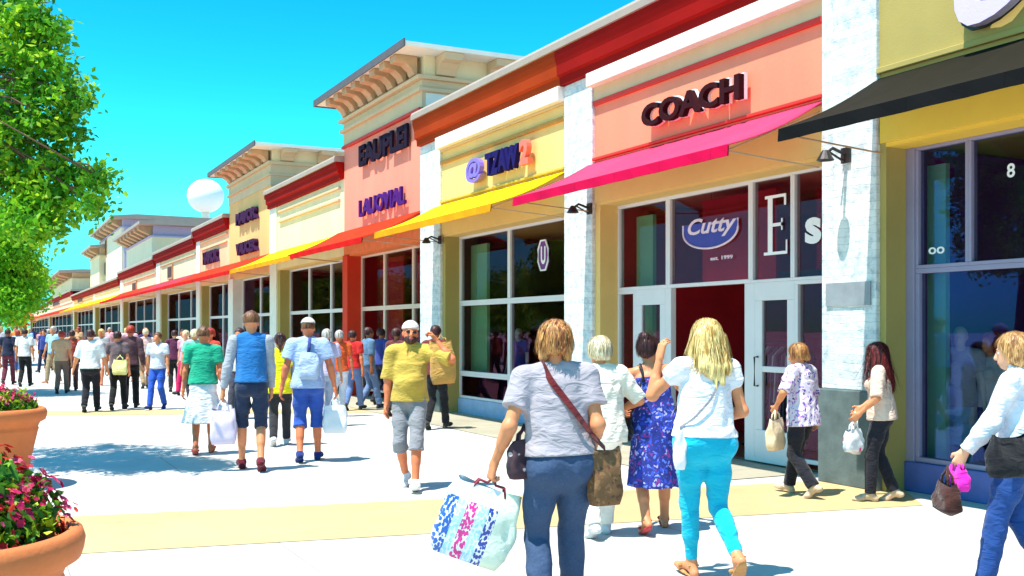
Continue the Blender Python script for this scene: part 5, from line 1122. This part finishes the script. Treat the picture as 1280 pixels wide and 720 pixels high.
while k < 28 and tries < 4000:
    tries += 1; px = rr_.uniform(-8, 268); Y = rr_.choice([rr_.uniform(30, 48), rr_.uniform(40, 70), rr_.uniform(50, 95)])
    x, y, _ = cp(px, Y)
    if y > -1.6: continue
    if any((x-a)**2+(y-b)**2 < 2.6 for a, b in placed) or any(abs(px-q) < 6 and Y < 33 for q in (77, 90, 31, 10, 218, 232, 182, 197)): continue
    placed.append((x, y)); t, b, _ = combos[k]; hc = HC_[k % 5]; pr = protos[k % 5]; tow = rr_.random() < 0.45
    lab = 'distant shopper in %s top and %s %s with %s hair, %s' % (t, b, pr[1][0], hc, 'coming closer' if tow else 'walking away')
    s_ = rr_.uniform(0.93, 1.06); root = None
    for nm, me in pr:
        o = bpy.data.objects.new(nm, me); COL.objects.link(o); o.material_slots[0].link = 'OBJECT'
        o.material_slots[0].material = {'person': SK[rr_.choice(['tan', 'red', 'brown', 'fair'])], 'shirt': W_('far_top_'+t, TOPC[t]), 'trousers': W_('far_bottom_'+b, BOTC[b]), 'skirt': W_('far_bottom_'+b, BOTC[b]), 'hair': HM[hc]}[nm]
        if root is None:
            root = o; o.location = (x, y, 0.004); o.rotation_euler = (0, 0, RZ0+R((180 if tow else 25)+rr_.uniform(-25, 25))); o.scale = (s_,)*3; tag(o, lab, 'person', 'distant crowd on the promenade')
        else: o.parent = root
    k += 1
# ------------------------------------------------------------------ things carried
def mid(a, b): return tuple((x+y)/2 for x, y in zip(a, b))
w1 = f1.wrist_world(p1, 0)
stripes = print_cloth('bag_print', (0.74, 0.76, 0.80), [(0.02, 0.04, 0.28), (0.55, 0.03, 0.22), (0.30, 0.60, 0.80), (0.10, 0.05, 0.30), (0.70, 0.35, 0.55), (0.75, 0.78, 0.8)], 34, 0.50)
def stripe_bag_mat():
    m, n, b = new_mat('striped_bag'); tc = N(n, 'ShaderNodeTexCoord'); s = N(n, 'ShaderNodeSeparateXYZ'); n.links.new(tc.outputs['Object'], s.inputs[0])
    a = N(n, 'ShaderNodeMath', operation='MULTIPLY_ADD'); a.inputs[1].default_value = 1/0.44; a.inputs[2].default_value = 0.5; n.links.new(s.outputs[0], a.inputs[0])
    band = ramp(n, a.outputs[0], [(0.0, (0.02, 0.10, 0.42)), (0.16, (0.35, 0.62, 0.80)), (0.27, (0.62, 0.03, 0.25)), (0.42, (0.35, 0.62, 0.82)), (0.56, (0.03, 0.05, 0.30)), (0.68, (0.74, 0.76, 0.66))], 'CONSTANT')
    mp = N(n, 'ShaderNodeMapping'); mp.inputs['Scale'].default_value = (68, 10, 46); n.links.new(tc.outputs['Object'], mp.inputs[0])
    v = N(n, 'ShaderNodeTexVoronoi', Scale=1.0); n.links.new(mp.outputs[0], v.inputs['Vector']); k = ramp(n, v.outputs['Distance'], [(0.56, (1, 1, 1)), (0.62, (0, 0, 0))])
    zz = N(n, 'ShaderNodeMath', operation='LESS_THAN'); zz.inputs[1].default_value = -0.15; n.links.new(s.outputs[2], zz.inputs[0])
    xx = N(n, 'ShaderNodeMath', operation='LESS_THAN'); xx.inputs[1].default_value = 0.68; n.links.new(a.outputs[0], xx.inputs[0])
    kk = N(n, 'ShaderNodeMath', operation='MULTIPLY'); n.links.new(k, kk.inputs[0]); n.links.new(zz.outputs[0], kk.inputs[1])
    k3 = N(n, 'ShaderNodeMath', operation='MULTIPLY'); n.links.new(kk.outputs[0], k3.inputs[0]); n.links.new(xx.outputs[0], k3.inputs[1])
    base = ramp(n, a.outputs[0], [(0.0, (0.70, 0.74, 0.78)), (0.68, (0.66, 0.74, 0.60))], 'CONSTANT')
    mx = N(n, 'ShaderNodeMix', data_type='RGBA'); n.links.new(k3.outputs[0], mx.inputs[0]); n.links.new(base, mx.inputs[6]); n.links.new(band, mx.inputs[7])
    n.links.new(mx.outputs[2], b.inputs['Base Color']); b.inputs['Roughness'].default_value = 0.35
    no = N(n, 'ShaderNodeTexNoise', Scale=14.0, Detail=3.0, Distortion=1.0); n.links.new(tc.outputs['Object'], no.inputs['Vector']); bump(n, b, no.outputs['Fac'], 0.5, 0.02); return m
white_plastic = mat('white_plastic', (0.76, 0.76, 0.78), 0.4, 0.04, 5, 18, 0.5, bdist=0.02)
t, bl = softbag('large shopping bag with blue and pink dotted stripes hanging from the auburn haired woman hand', 'shopping bag', w1, (0.44, 0.16, 0.42), RZ0+R(10), stripe_bag_mat(), hm=W_('wine_handle', (0.22, 0.03, 0.05)), hl=0.05, tilt=R(21), sag=0.035, seed=3)
# brown crossbody bag and its strap
bag_brown = print_cloth('brown_leather', (0.16, 0.075, 0.028), [(0.24, 0.12, 0.05), (0.10, 0.04, 0.018)], 30, 0.4)
def sling(fg, root, pts, label, size, mb_mat, strap_mat, w_strap, name='shoulder_bag', cat='bag', drop=0.0, bag_at=None, rz=None, seed=2, depth=0.1):
    W = strap(fg, root, pts, name, strap_mat); p = bag_at or W[-1]
    t, bl = softbag(label, cat, (p[0], p[1], p[2]+0.02), size, rz if rz is not None else root.rotation_euler.z+R(70), mb_mat, hl=0.02, name=name, sag=0.02, seed=seed)
    loc = Vector(t.location); Mi = (Matrix.Translation(loc) @ t.rotation_euler.to_matrix().to_4x4()).inverted(); r = MB(); ribbon(r, W, w_strap, 0.004, (root.location.x, root.location.y)); r.v = [tuple(Mi @ Vector(v)) for v in r.v]; bl(r, 'strap', strap_mat, False); return t, bl, W
back = -1
sling(f1, p1, [(0.25, 0.05, 1.06), (0.19, 0.10, 1.12), (0.0, 0.14, 1.30), (-0.09, 0.09, 1.42), (-0.095, -0.02, 1.47), (-0.06, -0.11, 1.38), (0.06, -0.15, 1.22), (0.17, -0.12, 1.08), (0.255, -0.05, 1.0)], 'brown leather crossbody bag on the right hip of the auburn haired woman', (0.20, 0.10, 0.31), bag_brown, W_('wine_strap', (0.12, 0.012, 0.015)), 0.035, rz=p1.rotation_euler.z+R(18))
hb = f1.arm[0]; e = (hb[1]*0.45+hb[2]*0.55)
def loc_world(fg, root, p):
    p = np.array(p, float)*fg.sc; c, q = math.cos(root.rotation_euler.z), math.sin(root.rotation_euler.z); return (root.location.x+p[0]*c-p[1]*q, root.location.y+p[0]*q+p[1]*c, float(p[2]))
softbag('small dark handbag with pale blotches hanging from the left forearm of the auburn haired woman', 'handbag', loc_world(f1, p1, hb[1]+(hb[2]-hb[1])*0.2+np.array([0.10, 0.02, 0.05])), (0.20, 0.09, 0.20), p1.rotation_euler.z+R(30), print_cloth('blotched_bag', (0.05, 0.02, 0.03), [(0.55, 0.45, 0.45), (0.08, 0.03, 0.04), (0.02, 0.01, 0.02)], 16, 0.3), hl=0.09, name='handbag', seed=5)
sling(f2, p2, [(-0.21, 0.05, 1.08), (-0.14, 0.12, 1.16), (0.04, 0.15, 1.32), (0.10, 0.08, 1.43), (0.10, -0.02, 1.46), (0.08, -0.11, 1.36), (-0.02, -0.15, 1.20), (-0.13, -0.13, 1.08), (-0.20, -0.07, 1.02)], 'white shoulder bag on a thin grey strap at the left hip of the blonde woman', (0.15, 0.08, 0.26), white_plastic, W_('grey_strap', (0.22, 0.22, 0.25)), 0.014, seed=4)
sling(f3, p3, [(-0.22, 0.0, 1.02), (-0.18, 0.08, 1.16), (-0.13, 0.09, 1.36), (-0.12, 0.0, 1.45), (-0.13, -0.09, 1.36), (-0.19, -0.09, 1.16), (-0.23, -0.04, 1.0)], 'slim black bag at the side of the woman in the blue floral dress', (0.16, 0.06, 0.14), W_('black_leather', (0.012, 0.012, 0.016)), W_('black_strap', (0.015, 0.012, 0.02)), 0.016, seed=7)
# bag held behind the shoulder by the man in yellow
w5 = f5.wrist_world(p5, 0); 
softbag('mustard canvas bag slung from the raised hand of the man in the yellow polo', 'bag', (w5[0]+0.05, w5[1]+0.10, w5[2]+0.0), (0.26, 0.15, 0.44), p5.rotation_euler.z+R(20), W_('mustard_canvas', (0.50, 0.27, 0.07)), hl=0.06, tilt=R(4), name='canvas_bag', seed=8)
w6 = loc_world(f6, p6, f6.arm[0][2]+np.array([0, 0, -0.01])); softbag('cream carrier bag on the forearm of the woman in the floral blouse', 'shopping bag', w6, (0.28, 0.12, 0.30), p6.rotation_euler.z+R(10), mat('cream_plastic', (0.70, 0.52, 0.33), 0.45, 0.05, 5, 18, 0.5, bdist=0.02), hl=0.10, seed=9)
w7 = f7.wrist_world(p7, 0); softbag('small white bag with pink print held by the long haired woman', 'shopping bag', w7, (0.24, 0.10, 0.20), p7.rotation_euler.z-R(30), print_cloth('pinkwhite_bag', (0.75, 0.74, 0.76), [(0.65, 0.05, 0.25), (0.75, 0.74, 0.76), (0.4, 0.5, 0.7)], 12, 0.3), hl=0.10, seed=10)
w7b = f7.wrist_world(p7, 1); softbag('plain white plastic bag hanging lower, held by the long haired woman', 'shopping bag', w7b, (0.20, 0.10, 0.26), p7.rotation_euler.z+R(20), white_plastic, hl=0.14, seed=11)
w8 = f8.wrist_world(p8, 0); softbag('magenta pouch held by the shopper in the white shirt', 'bag', (w8[0], w8[1], w8[2]+0.02), (0.20, 0.09, 0.14), p8.rotation_euler.z+R(40), W_('magenta', (0.75, 0.02, 0.42)), hl=0.04, name='pouch', seed=12)
softbag('round dark brown purse hanging below the magenta pouch', 'purse', (w8[0]-0.03, w8[1]-0.06, w8[2]-0.02), (0.24, 0.12, 0.19), p8.rotation_euler.z+R(40), W_('dark_brown_leather', (0.05, 0.015, 0.012)), hl=0.10, name='purse', round_=0.8, seed=13)
sling(f8, p8, [(0.0, 0.16, 1.0), (0.15, 0.12, 1.03), (0.20, 0.0, 1.05), (0.12, -0.14, 1.03), (-0.02, -0.17, 1.0)], 'wide black waist bag of the shopper in the white shirt', (0.30, 0.12, 0.24), W_('black_nylon', (0.010, 0.010, 0.014)), W_('black_strap', (0.015, 0.012, 0.02)), 0.03, name='waist_bag', rz=RZ0+R(20), bag_at=cp(1262, 6.12, HC+(HY-545)*6.12/F), seed=14)
w10 = f10.wrist_world(p10, 0); softbag('lilac and white carrier bag in the left hand of the tall man', 'shopping bag', w10, (0.30, 0.14, 0.40), p10.rotation_euler.z, mat('lilac_plastic', (0.66, 0.56, 0.72), 0.45, 0.06, 5, 18, 0.4), hl=0.12, seed=15)
w9 = f9.wrist_world(p9, 1); softbag('white tote in the right hand of the woman in the green top', 'shopping bag', w9, (0.28, 0.12, 0.30), p9.rotation_euler.z, white_plastic, hl=0.12, seed=16)
w11 = f11.wrist_world(p11, 1); softbag('white paper bag in the right hand of the backpack man', 'shopping bag', w11, (0.30, 0.14, 0.34), p11.rotation_euler.z, mat('white_paper', (0.74, 0.76, 0.80), 0.8, 0.03), hl=0.12, seed=17)
# small backpack on the back of the man in pale blue
bx_ = loc_world(f11, p11, f11.tp((0.02, -0.20, 1.30))); t, bl = softbag('small pale blue backpack with dark strap on the man in royal blue shorts', 'backpack', (bx_[0], bx_[1], bx_[2]), (0.24, 0.13, 0.32), p11.rotation_euler.z, W_('backpack_blue', (0.42, 0.52, 0.72)), hl=0.0, name='backpack', seed=18)
mb = MB(); mb.tube([(-0.01, 0.03, -0.02), (0.0, 0.045, 0.08), (0.01, 0.085, 0.19)], 0.022, 8, 0.4); bl(mb, 'strap', W_('navy_strap', (0.03, 0.05, 0.22)))
wy = cp(150, 21.05, 0.98); softbag('pale yellow bag of the woman in the grey brown blouse', 'bag', (wy[0], wy[1], 1.12), (0.30, 0.12, 0.30), RZ0, W_('pale_yellow_bag', (0.78, 0.74, 0.30)), hl=0.1, seed=19)

# ------------------------------------------------------------------ shop displays
def mannequin(px, y, label, top, bot):
    f = Fig(1.66, 0.9, True, res=0.018, legs=((0, 0.03, 0, 0), (0, -0.03, 0, 0)), arms=((-0.25, 0.1, 0.86), (0.25, 0.05, 0.86)))
    return person(f, (wx(px, y), y), 150, label, mat('mannequin_shell', (0.62, 0.60, 0.62), 0.4, 0.02), dict(items=[('top', W_('c_%s' % (top,), top), dict(sleeve='short', i=0.016, hem=0.85)), ('skirt', W_('c_%s' % (bot,), bot), dict(hem=0.45))]), kind='mannequin')
mannequin(1200, 0.95, 'mannequin in grey top and pale blue skirt in the right shop window', (0.42, 0.46, 0.58), (0.30, 0.55, 0.85))
f, pin = simple(1238, 10.6, 1.60, 110, 'red haired shopper in pale tee standing inside behind the right window', 'tan', (0.60, 0.62, 0.70), (0.05, 0.04, 0.15), 'red', htype='hair_bob', fem=True, res=0.012)
mannequin(648, 1.2, 'mannequin in cobalt dress in the yellow shop window', (0.02, 0.10, 0.60), (0.02, 0.10, 0.60))
def rack(x, y, ln, label, cols, rz=0):
    t = thing('clothes_rack', label, 'clothes rack', (x, y, 0), rz)
    m = MB(); m.tube([(x-ln/2, y, 0.03), (x-ln/2, y, 1.45), (x+ln/2, y, 1.45), (x+ln/2, y, 0.03)], 0.018); m.box(x-ln/2-0.02, x-ln/2+0.02, y-0.25, y+0.25, 0.031, 0.06); m.box(x+ln/2-0.02, x+ln/2+0.02, y-0.25, y+0.25, 0.031, 0.06); m.build('rack_frame', M['metal'], t)
    n = int(ln/0.09)
    for i in range(n):
        xx = x-ln/2+0.06+i*(ln-0.12)/(n-1); c = cols[i % len(cols)]; L = 0.75+0.1*((i*7) % 3); g = MB()
        pr = [(y-0.20, 1.28), (y-0.05, 1.40), (y+0.05, 1.40), (y+0.20, 1.28), (y+0.22, 1.1), (y+0.16, 1.08), (y+0.19, 1.4-L), (y-0.19, 1.4-L), (y-0.16, 1.08), (y-0.22, 1.1)]
        g.ext(list(reversed(pr)), xx-0.014, xx+0.014, 1); g.build('hanging_garment', W_('c_%s' % (c,), c), t)
rack(wx(875, 2.6), 2.6, 1.3, 'clothes rack with white and dark garments inside the coral shop', [(0.6, 0.6, 0.6), (0.05, 0.03, 0.04), (0.5, 0.06, 0.06)])
rack(wx(975, 1.6), 1.6, 1.0, 'clothes rack with dark garments behind the right hand door of the coral shop', [(0.5, 0.5, 0.55), (0.02, 0.02, 0.03), (0.12, 0.12, 0.16)])
rack(wx(610, 1.8), 1.8, 1.3, 'clothes rack with pink and blue garments in the yellow shop', [(0.5, 0.1, 0.15), (0.05, 0.12, 0.4), (0.5, 0.45, 0.4)])
rack(wx(1245, 2.4), 2.4, 2.2, 'long clothes rack with blue garments in the right shop', [(0.05, 0.10, 0.45), (0.45, 0.45, 0.6), (0.02, 0.02, 0.05)])
pl = thing('pendant_lamp', 'string of small white pendant globes inside the coral shop window', 'pendant lamp', (wx(889, 0.9), 0.9, 2.6)); xq = wx(889, 0.9)
for j in range(4): MB().lathe([(0.004, -0.03), (0.022, -0.022), (0.03, 0), (0.022, 0.022), (0.004, 0.03)], (xq, 0.9, 3.35-0.14*j), 12).build('globe', M['white_paint'], pl, smooth=True)
MB().tube([(xq, 0.9, 3.498), (xq, 0.9, 2.9)], 0.004, 5).build('cord', M['metal'], pl)

# ------------------------------------------------------------------ planters
terracotta = mat('terracotta', (0.60, 0.17, 0.05), 0.75, 0.14, 2.5, 45, 0.25)
def leaves_mesh(name, C_, size, rs, aspect=0.5, fold=0.3, up=0.0, tone=None):
    n = len(C_); d = rs.normal(size=(n, 3)); d[:, 2] += up; d /= np.linalg.norm(d, axis=1)[:, None]; a = rs.normal(size=(n, 3)); sd = np.cross(d, a); sd /= np.linalg.norm(sd, axis=1)[:, None]; nm = np.cross(d, sd)
    L = (size*(0.6+0.8*rs.rand(n)))[:, None]; w = L*aspect*0.5
    P = np.stack([C_-d*L*0.5, C_+sd*w+nm*w*fold, C_+d*L*0.5, C_-sd*w+nm*w*fold], 1).reshape(-1, 3); k = np.arange(n)*4
    Q = np.stack([np.stack([k, k+1, k+2], 1), np.stack([k, k+2, k+3], 1)], 1).reshape(-1, 3)
    me = np_mesh(name, P, Q, False); at = me.attributes.new('rnd', 'FLOAT', 'FACE'); at.data.foreach_set('value', np.repeat(rs.rand(n) if tone is None else np.clip(tone*0.75+rs.rand(n)*0.3, 0, 1), 2).astype(np.float32)); return me
def blossoms(name, C_, size, rs):
    """open blossoms: each five petals round a heart"""
    n = len(C_); nm = rs.normal(size=(n, 3))*0.55+np.array([0, 0, 1.0]); nm += (C_-C_.mean(0))*2; nm /= np.linalg.norm(nm, axis=1)[:, None]; a = rs.normal(size=(n, 3)); u = np.cross(nm, a); u /= np.linalg.norm(u, axis=1)[:, None]; v = np.cross(nm, u)
    Ps = []; Qs = []; k = 0; sz = (size*(0.7+0.6*rs.rand(n)))[:, None]
    for j in range(6):
        t = j*PI/3; dr = u*math.cos(t)+v*math.sin(t); sd = -u*math.sin(t)+v*math.cos(t)
        P = np.stack([C_, C_+dr*sz*0.6+sd*sz*0.36+nm*sz*0.28, C_+dr*sz+nm*sz*0.18, C_+dr*sz*0.6-sd*sz*0.36+nm*sz*0.28], 1)
        Ps.append(P)
    P = np.concatenate(Ps, 1).reshape(-1, 3); base = np.arange(n*6)*4; Q = np.stack([base, base+1, base+2, base+3], 1)
    me = np_mesh(name, P, Q, False); at = me.attributes.new('rnd', 'FLOAT', 'FACE'); at.data.foreach_set('value', np.repeat(rs.rand(n), 6).astype(np.float32)); return me
green_leaf = leafmat('flower_leaves', (0.015, 0.10, 0.012), (0.06, 0.24, 0.02), (0.28, 0.50, 0.02)); lime_leaf = leafmat('lime_leaves', (0.20, 0.42, 0.02), (0.42, 0.62, 0.03), (0.60, 0.72, 0.05))
pink_pet = leafmat('magenta_petals', (0.30, 0.005, 0.05), (0.62, 0.015, 0.12), (0.78, 0.12, 0.24), 0.3); red_pet = leafmat('red_petals', (0.45, 0.01, 0.01), (0.70, 0.03, 0.03), (0.80, 0.16, 0.10), 0.25)
def planter(cx, cy, rim_r, rim_z, label, seed, dome=0.42, redp=True):
    rs = np.random.RandomState(seed); t = thing('planter', label, 'planter', (cx, cy, 0), 0, 'terracotta flower planters'); s = rim_z/0.8; q = rim_r
    prof = [(0.02, 0.0), (q*0.62, 0.0), (q*0.64, 0.03), (q*0.86, rim_z-0.24), (q*0.875, rim_z-0.22), (q*0.86, rim_z-0.20), (q*0.90, rim_z-0.15), (q*0.93, rim_z-0.145), (q*0.99, rim_z-0.125), (q*1.01, rim_z-0.09), (q*1.02, rim_z-0.05), (q*1.0, rim_z-0.015), (q*0.96, rim_z), (q*0.91, rim_z-0.005), (q*0.88, rim_z-0.03), (q*0.87, rim_z-0.12), (0.02, rim_z-0.10)]
    MB().lathe(prof, (cx, cy, 0), 72).build('pot', terracotta, t, smooth=True)
    MB().lathe([(q*0.865, rim_z-0.11), (q*0.7, rim_z-0.03), (q*0.3, rim_z+0.03), (0.01, rim_z+0.04)], (cx, cy, 0), 32).build('soil', mat('soil', (0.03, 0.02, 0.012), 0.95, 0.3, 20, 80, 0.6), t, smooth=True)
    def dom(n, r0, r1):
        u = rs.normal(size=(n, 3)); u[:, 2] = np.abs(u[:, 2]); u /= np.linalg.norm(u, axis=1)[:, None]; rr = r0+(r1-r0)*rs.rand(n)[:, None]; wob = 1+0.10*np.sin(u[:, :1]*9+seed)*np.cos(u[:, 1:2]*7)
        return u*rr*wob*np.array([q*0.82, q*0.82, dome])+np.array([0, 0, rim_z-0.04])
    def link(me, nm, m): me.materials.append(m); o = bpy.data.objects.new(nm, me); COL.objects.link(o); o.parent = t; return o
    link(leaves_mesh('foliage', dom(7500, 0.55, 1.0), 0.045, rs, 0.6, up=0.4), 'foliage', green_leaf)
    c = dom(26, 0.8, 0.97); cl = np.repeat(c, 34, 0)+rs.normal(size=(26*34, 3))*0.035; cl = cl[(cl[:, 2] > rim_z-0.03)]
    link(leaves_mesh('lime_foliage', cl, 0.045, rs, 0.6, up=0.5), 'lime_foliage', lime_leaf)
    c = dom(210, 0.93, 1.03); c = c[(c[:, 2] > rim_z+0.05)]; cl = np.repeat(c, 6, 0)+rs.normal(size=(len(c)*6, 3))*0.028; link(blossoms('blossoms', cl, 0.017, rs), 'blossoms', pink_pet)
    if redp: c = dom(55, 0.95, 1.04); cl = np.repeat(c, 7, 0)+rs.normal(size=(len(c)*7, 3))*0.022; link(blossoms('red_blossoms', cl, 0.019, rs), 'red_blossoms', red_pet)
    return t
a = cp(-82, 4.2); planter(a[0], a[1], 0.555, 0.80, 'big terracotta planter in the near left corner with a dome of pink and red flowers', 1, 0.40)
a = cp(-16, 10.7); planter(a[0], a[1], 0.555, 0.82, 'terracotta planter standing farther back with a flat bed of pink flowers', 2, 0.24, False)

# ------------------------------------------------------------------ trees
bark = mat('bark', (0.14, 0.08, 0.05), 0.9, 0.3, 4, 30, 0.6, stretch=(1, 1, 0.3))
def tree(base, label, blobs, nclump, per, leaf, spread, m, seed, group, trunk_r=0.14, name='tree', extra=None):
    rs = np.random.RandomState(seed); t = thing(name, label, 'tree', (base[0], base[1], 0), 0, group); mb = MB(); B0 = Vector((base[0], base[1], 0))
    fork = B0+Vector((0.1, 0, blobs[0][2]-blobs[0][3]*0.9 if blobs[0][2]-blobs[0][3]*0.9 > 0.8 else 0.8))
    mb.tube([B0, B0+Vector((0.03, 0.02, 0.1)), (B0+fork)/2+Vector((0.05, -0.04, 0)), fork], [trunk_r*1.4, trunk_r, trunk_r*0.85, trunk_r*0.75], 10)
    mb.build('trunk', bark, t, smooth=True); lb = MB()
    Cs = []
    for (x, y, z, r, rz) in blobs:
        c = Vector((x, y, z)); md = (fork+c)/2+Vector((rs.normal()*0.2, rs.normal()*0.2, 0.2)); q_ = 0.12 if r < 0.35 else 0.8; lb.tube([fork-Vector((0, 0, 0.1)), md, c], [trunk_r*0.6*q_, trunk_r*0.35*q_, 0.012], 7)
        for j in range(6 if r > 0.35 else 2):
            u = rs.normal(size=3); u /= np.linalg.norm(u); e = c+Vector(u*np.array([r, r, rz])*0.85); s_ = md.lerp(c, rs.rand()); lb.tube([s_, s_.lerp(e, 0.5)+Vector((0, 0, 0.08)), e], [trunk_r*0.22*q_, 0.012, 0.004], 5)
        n = max(4, int(nclump*r*r/sum(b[3]**2 for b in blobs))); u = rs.normal(size=(n, 3)); u /= np.linalg.norm(u, axis=1)[:, None]; rad = (0.35+0.72*rs.rand(n)**0.6)[:, None]
        Cs.append(u*rad*np.array([r, r, rz])+np.array([x, y, z]))
    lb.build('limbs', bark, t, smooth=True)
    C_ = np.concatenate(Cs); 
    if extra is not None: C_ = np.concatenate([C_, extra])
    L = np.repeat(C_, per, 0)+rs.normal(size=(len(C_)*per, 3))*spread*(0.6+0.8*np.repeat(rs.rand(len(C_)), per)[:, None]); L = L-np.array([base[0], base[1], 0])
    me = leaves_mesh('crown', L, leaf, rs, 0.55, tone=np.repeat(rs.rand(len(C_)), per)); me.materials.append(m); o = bpy.data.objects.new('crown', me); COL.objects.link(o); o.parent = t; return t
leaf_a = leafmat('tree_leaves', (0.02, 0.15, 0.008), (0.13, 0.42, 0.015), (0.52, 0.74, 0.03), 0.5); leaf_b = leafmat('bright_tree_leaves', (0.05, 0.26, 0.008), (0.18, 0.52, 0.015), (0.50, 0.78, 0.03), 0.45)
def cb(px, py, Y, r, rz): x, y, _ = cp(px, Y); return (x, y, HC+(HY-py)*Y/F, r, rz)
bs = cp(-150, 11.6)
ex = []
rs0 = np.random.RandomState(5)
for (a0, b0, a1, b1) in ((20, 215, 138, 222), (20, 245, 124, 258), (20, 100, 104, 128), (30, 150, 98, 165), (8, 262, 74, 284), (20, 20, 76, 40), (20, 60, 84, 85), (5, 275, 58, 287)):
    for j in range(34): u = j/33; x, y, z, _, _ = cb(a0+(a1-a0)*u, b0+(b1-b0)*u+rs0.normal()*5, 11.6+rs0.normal()*0.25, 0, 0); ex.append((x, y, z))
tree(bs, 'big leafy green tree overhanging the promenade at the near left', [cb(-62, 50, 11.9, 0.95, 1.2), cb(-62, 175, 11.8, 0.92, 0.8), cb(-130, -20, 12.4, 1.1, 1.2)]+[cb(a_, b_, 11.6+0.3*math.sin(a_), c_/110, c_/115) for a_, b_, c_ in ((10, 20, 34), (8, 90, 30), (6, 150, 32), (8, 215, 30), (48, 12, 22), (66, 50, 14), (40, 62, 20), (44, 100, 16), (78, 112, 15), (100, 122, 11), (48, 134, 20), (84, 146, 12), (46, 172, 22), (72, 192, 14), (60, 216, 22), (96, 219, 15), (124, 221, 9), (44, 246, 18), (84, 246, 13), (112, 252, 8), (70, 272, 11), (20, 262, 22))], 760, 25, 0.085, 0.075, leaf_a, 21, 'trees lining the promenade', 0.17, extra=np.array(ex))
tree(cp(-32, 26), 'bright green rounded tree below the overhanging one', [cb(-20, 330, 26, 1.25, 1.2), cb(15, 300, 25.5, 0.62, 0.6), cb(20, 348, 26, 0.62, 0.6), cb(5, 375, 25.5, 0.8, 0.5), cb(-50, 300, 26.5, 1.3, 1.1)], 700, 34, 0.12, 0.14, leaf_b, 22, 'trees lining the promenade', 0.10)
tree(cp(-4, 48), 'smaller bright green tree farther along the crowd edge', [cb(5, 365, 48, 1.8, 1.4), cb(30, 350, 48, 1.1, 1.0), cb(-20, 345, 48, 1.7, 1.3)], 420, 30, 0.20, 0.22, leaf_b, 23, 'trees lining the promenade', 0.12)
tree(cp(30, 60), 'low tree with orange autumn leaves above the far crowd', [cb(30, 400, 60, 0.5, 0.35), cb(22, 402, 60, 0.4, 0.3)], 40, 24, 0.16, 0.14, leafmat('orange_leaves', (0.5, 0.08, 0.01), (0.75, 0.22, 0.01), (0.8, 0.4, 0.02)), 24, 'trees lining the promenade', 0.05)
for i, (tx, ty, h_) in enumerate([(-17, -15, 3.0), (-27, -14, 3.2), (-38, -14.5, 3.0), (-50, -13.5, 3.1), (-66, -13, 3.2), (-86, -13, 3.3)]):
    rs = np.random.RandomState(40+i); bl_ = [(tx+rs.normal()*0.8, ty+rs.normal()*0.8, h_+rs.uniform(-0.6, 1.2), 1.3, 1.0) for j in range(5)]
    if dep(tx, ty) < 30: continue
    tree((tx, ty), 'promenade tree %s' % ['', '', 'beyond the left edge, third along the far side', 'beyond the left edge, fourth along the far side', 'beyond the left edge, before the last one', 'beyond the left edge, last of the far row'][i], bl_, 260, 24, 0.22, 0.24, leaf_b, 50+i, 'trees lining the promenade', 0.12)
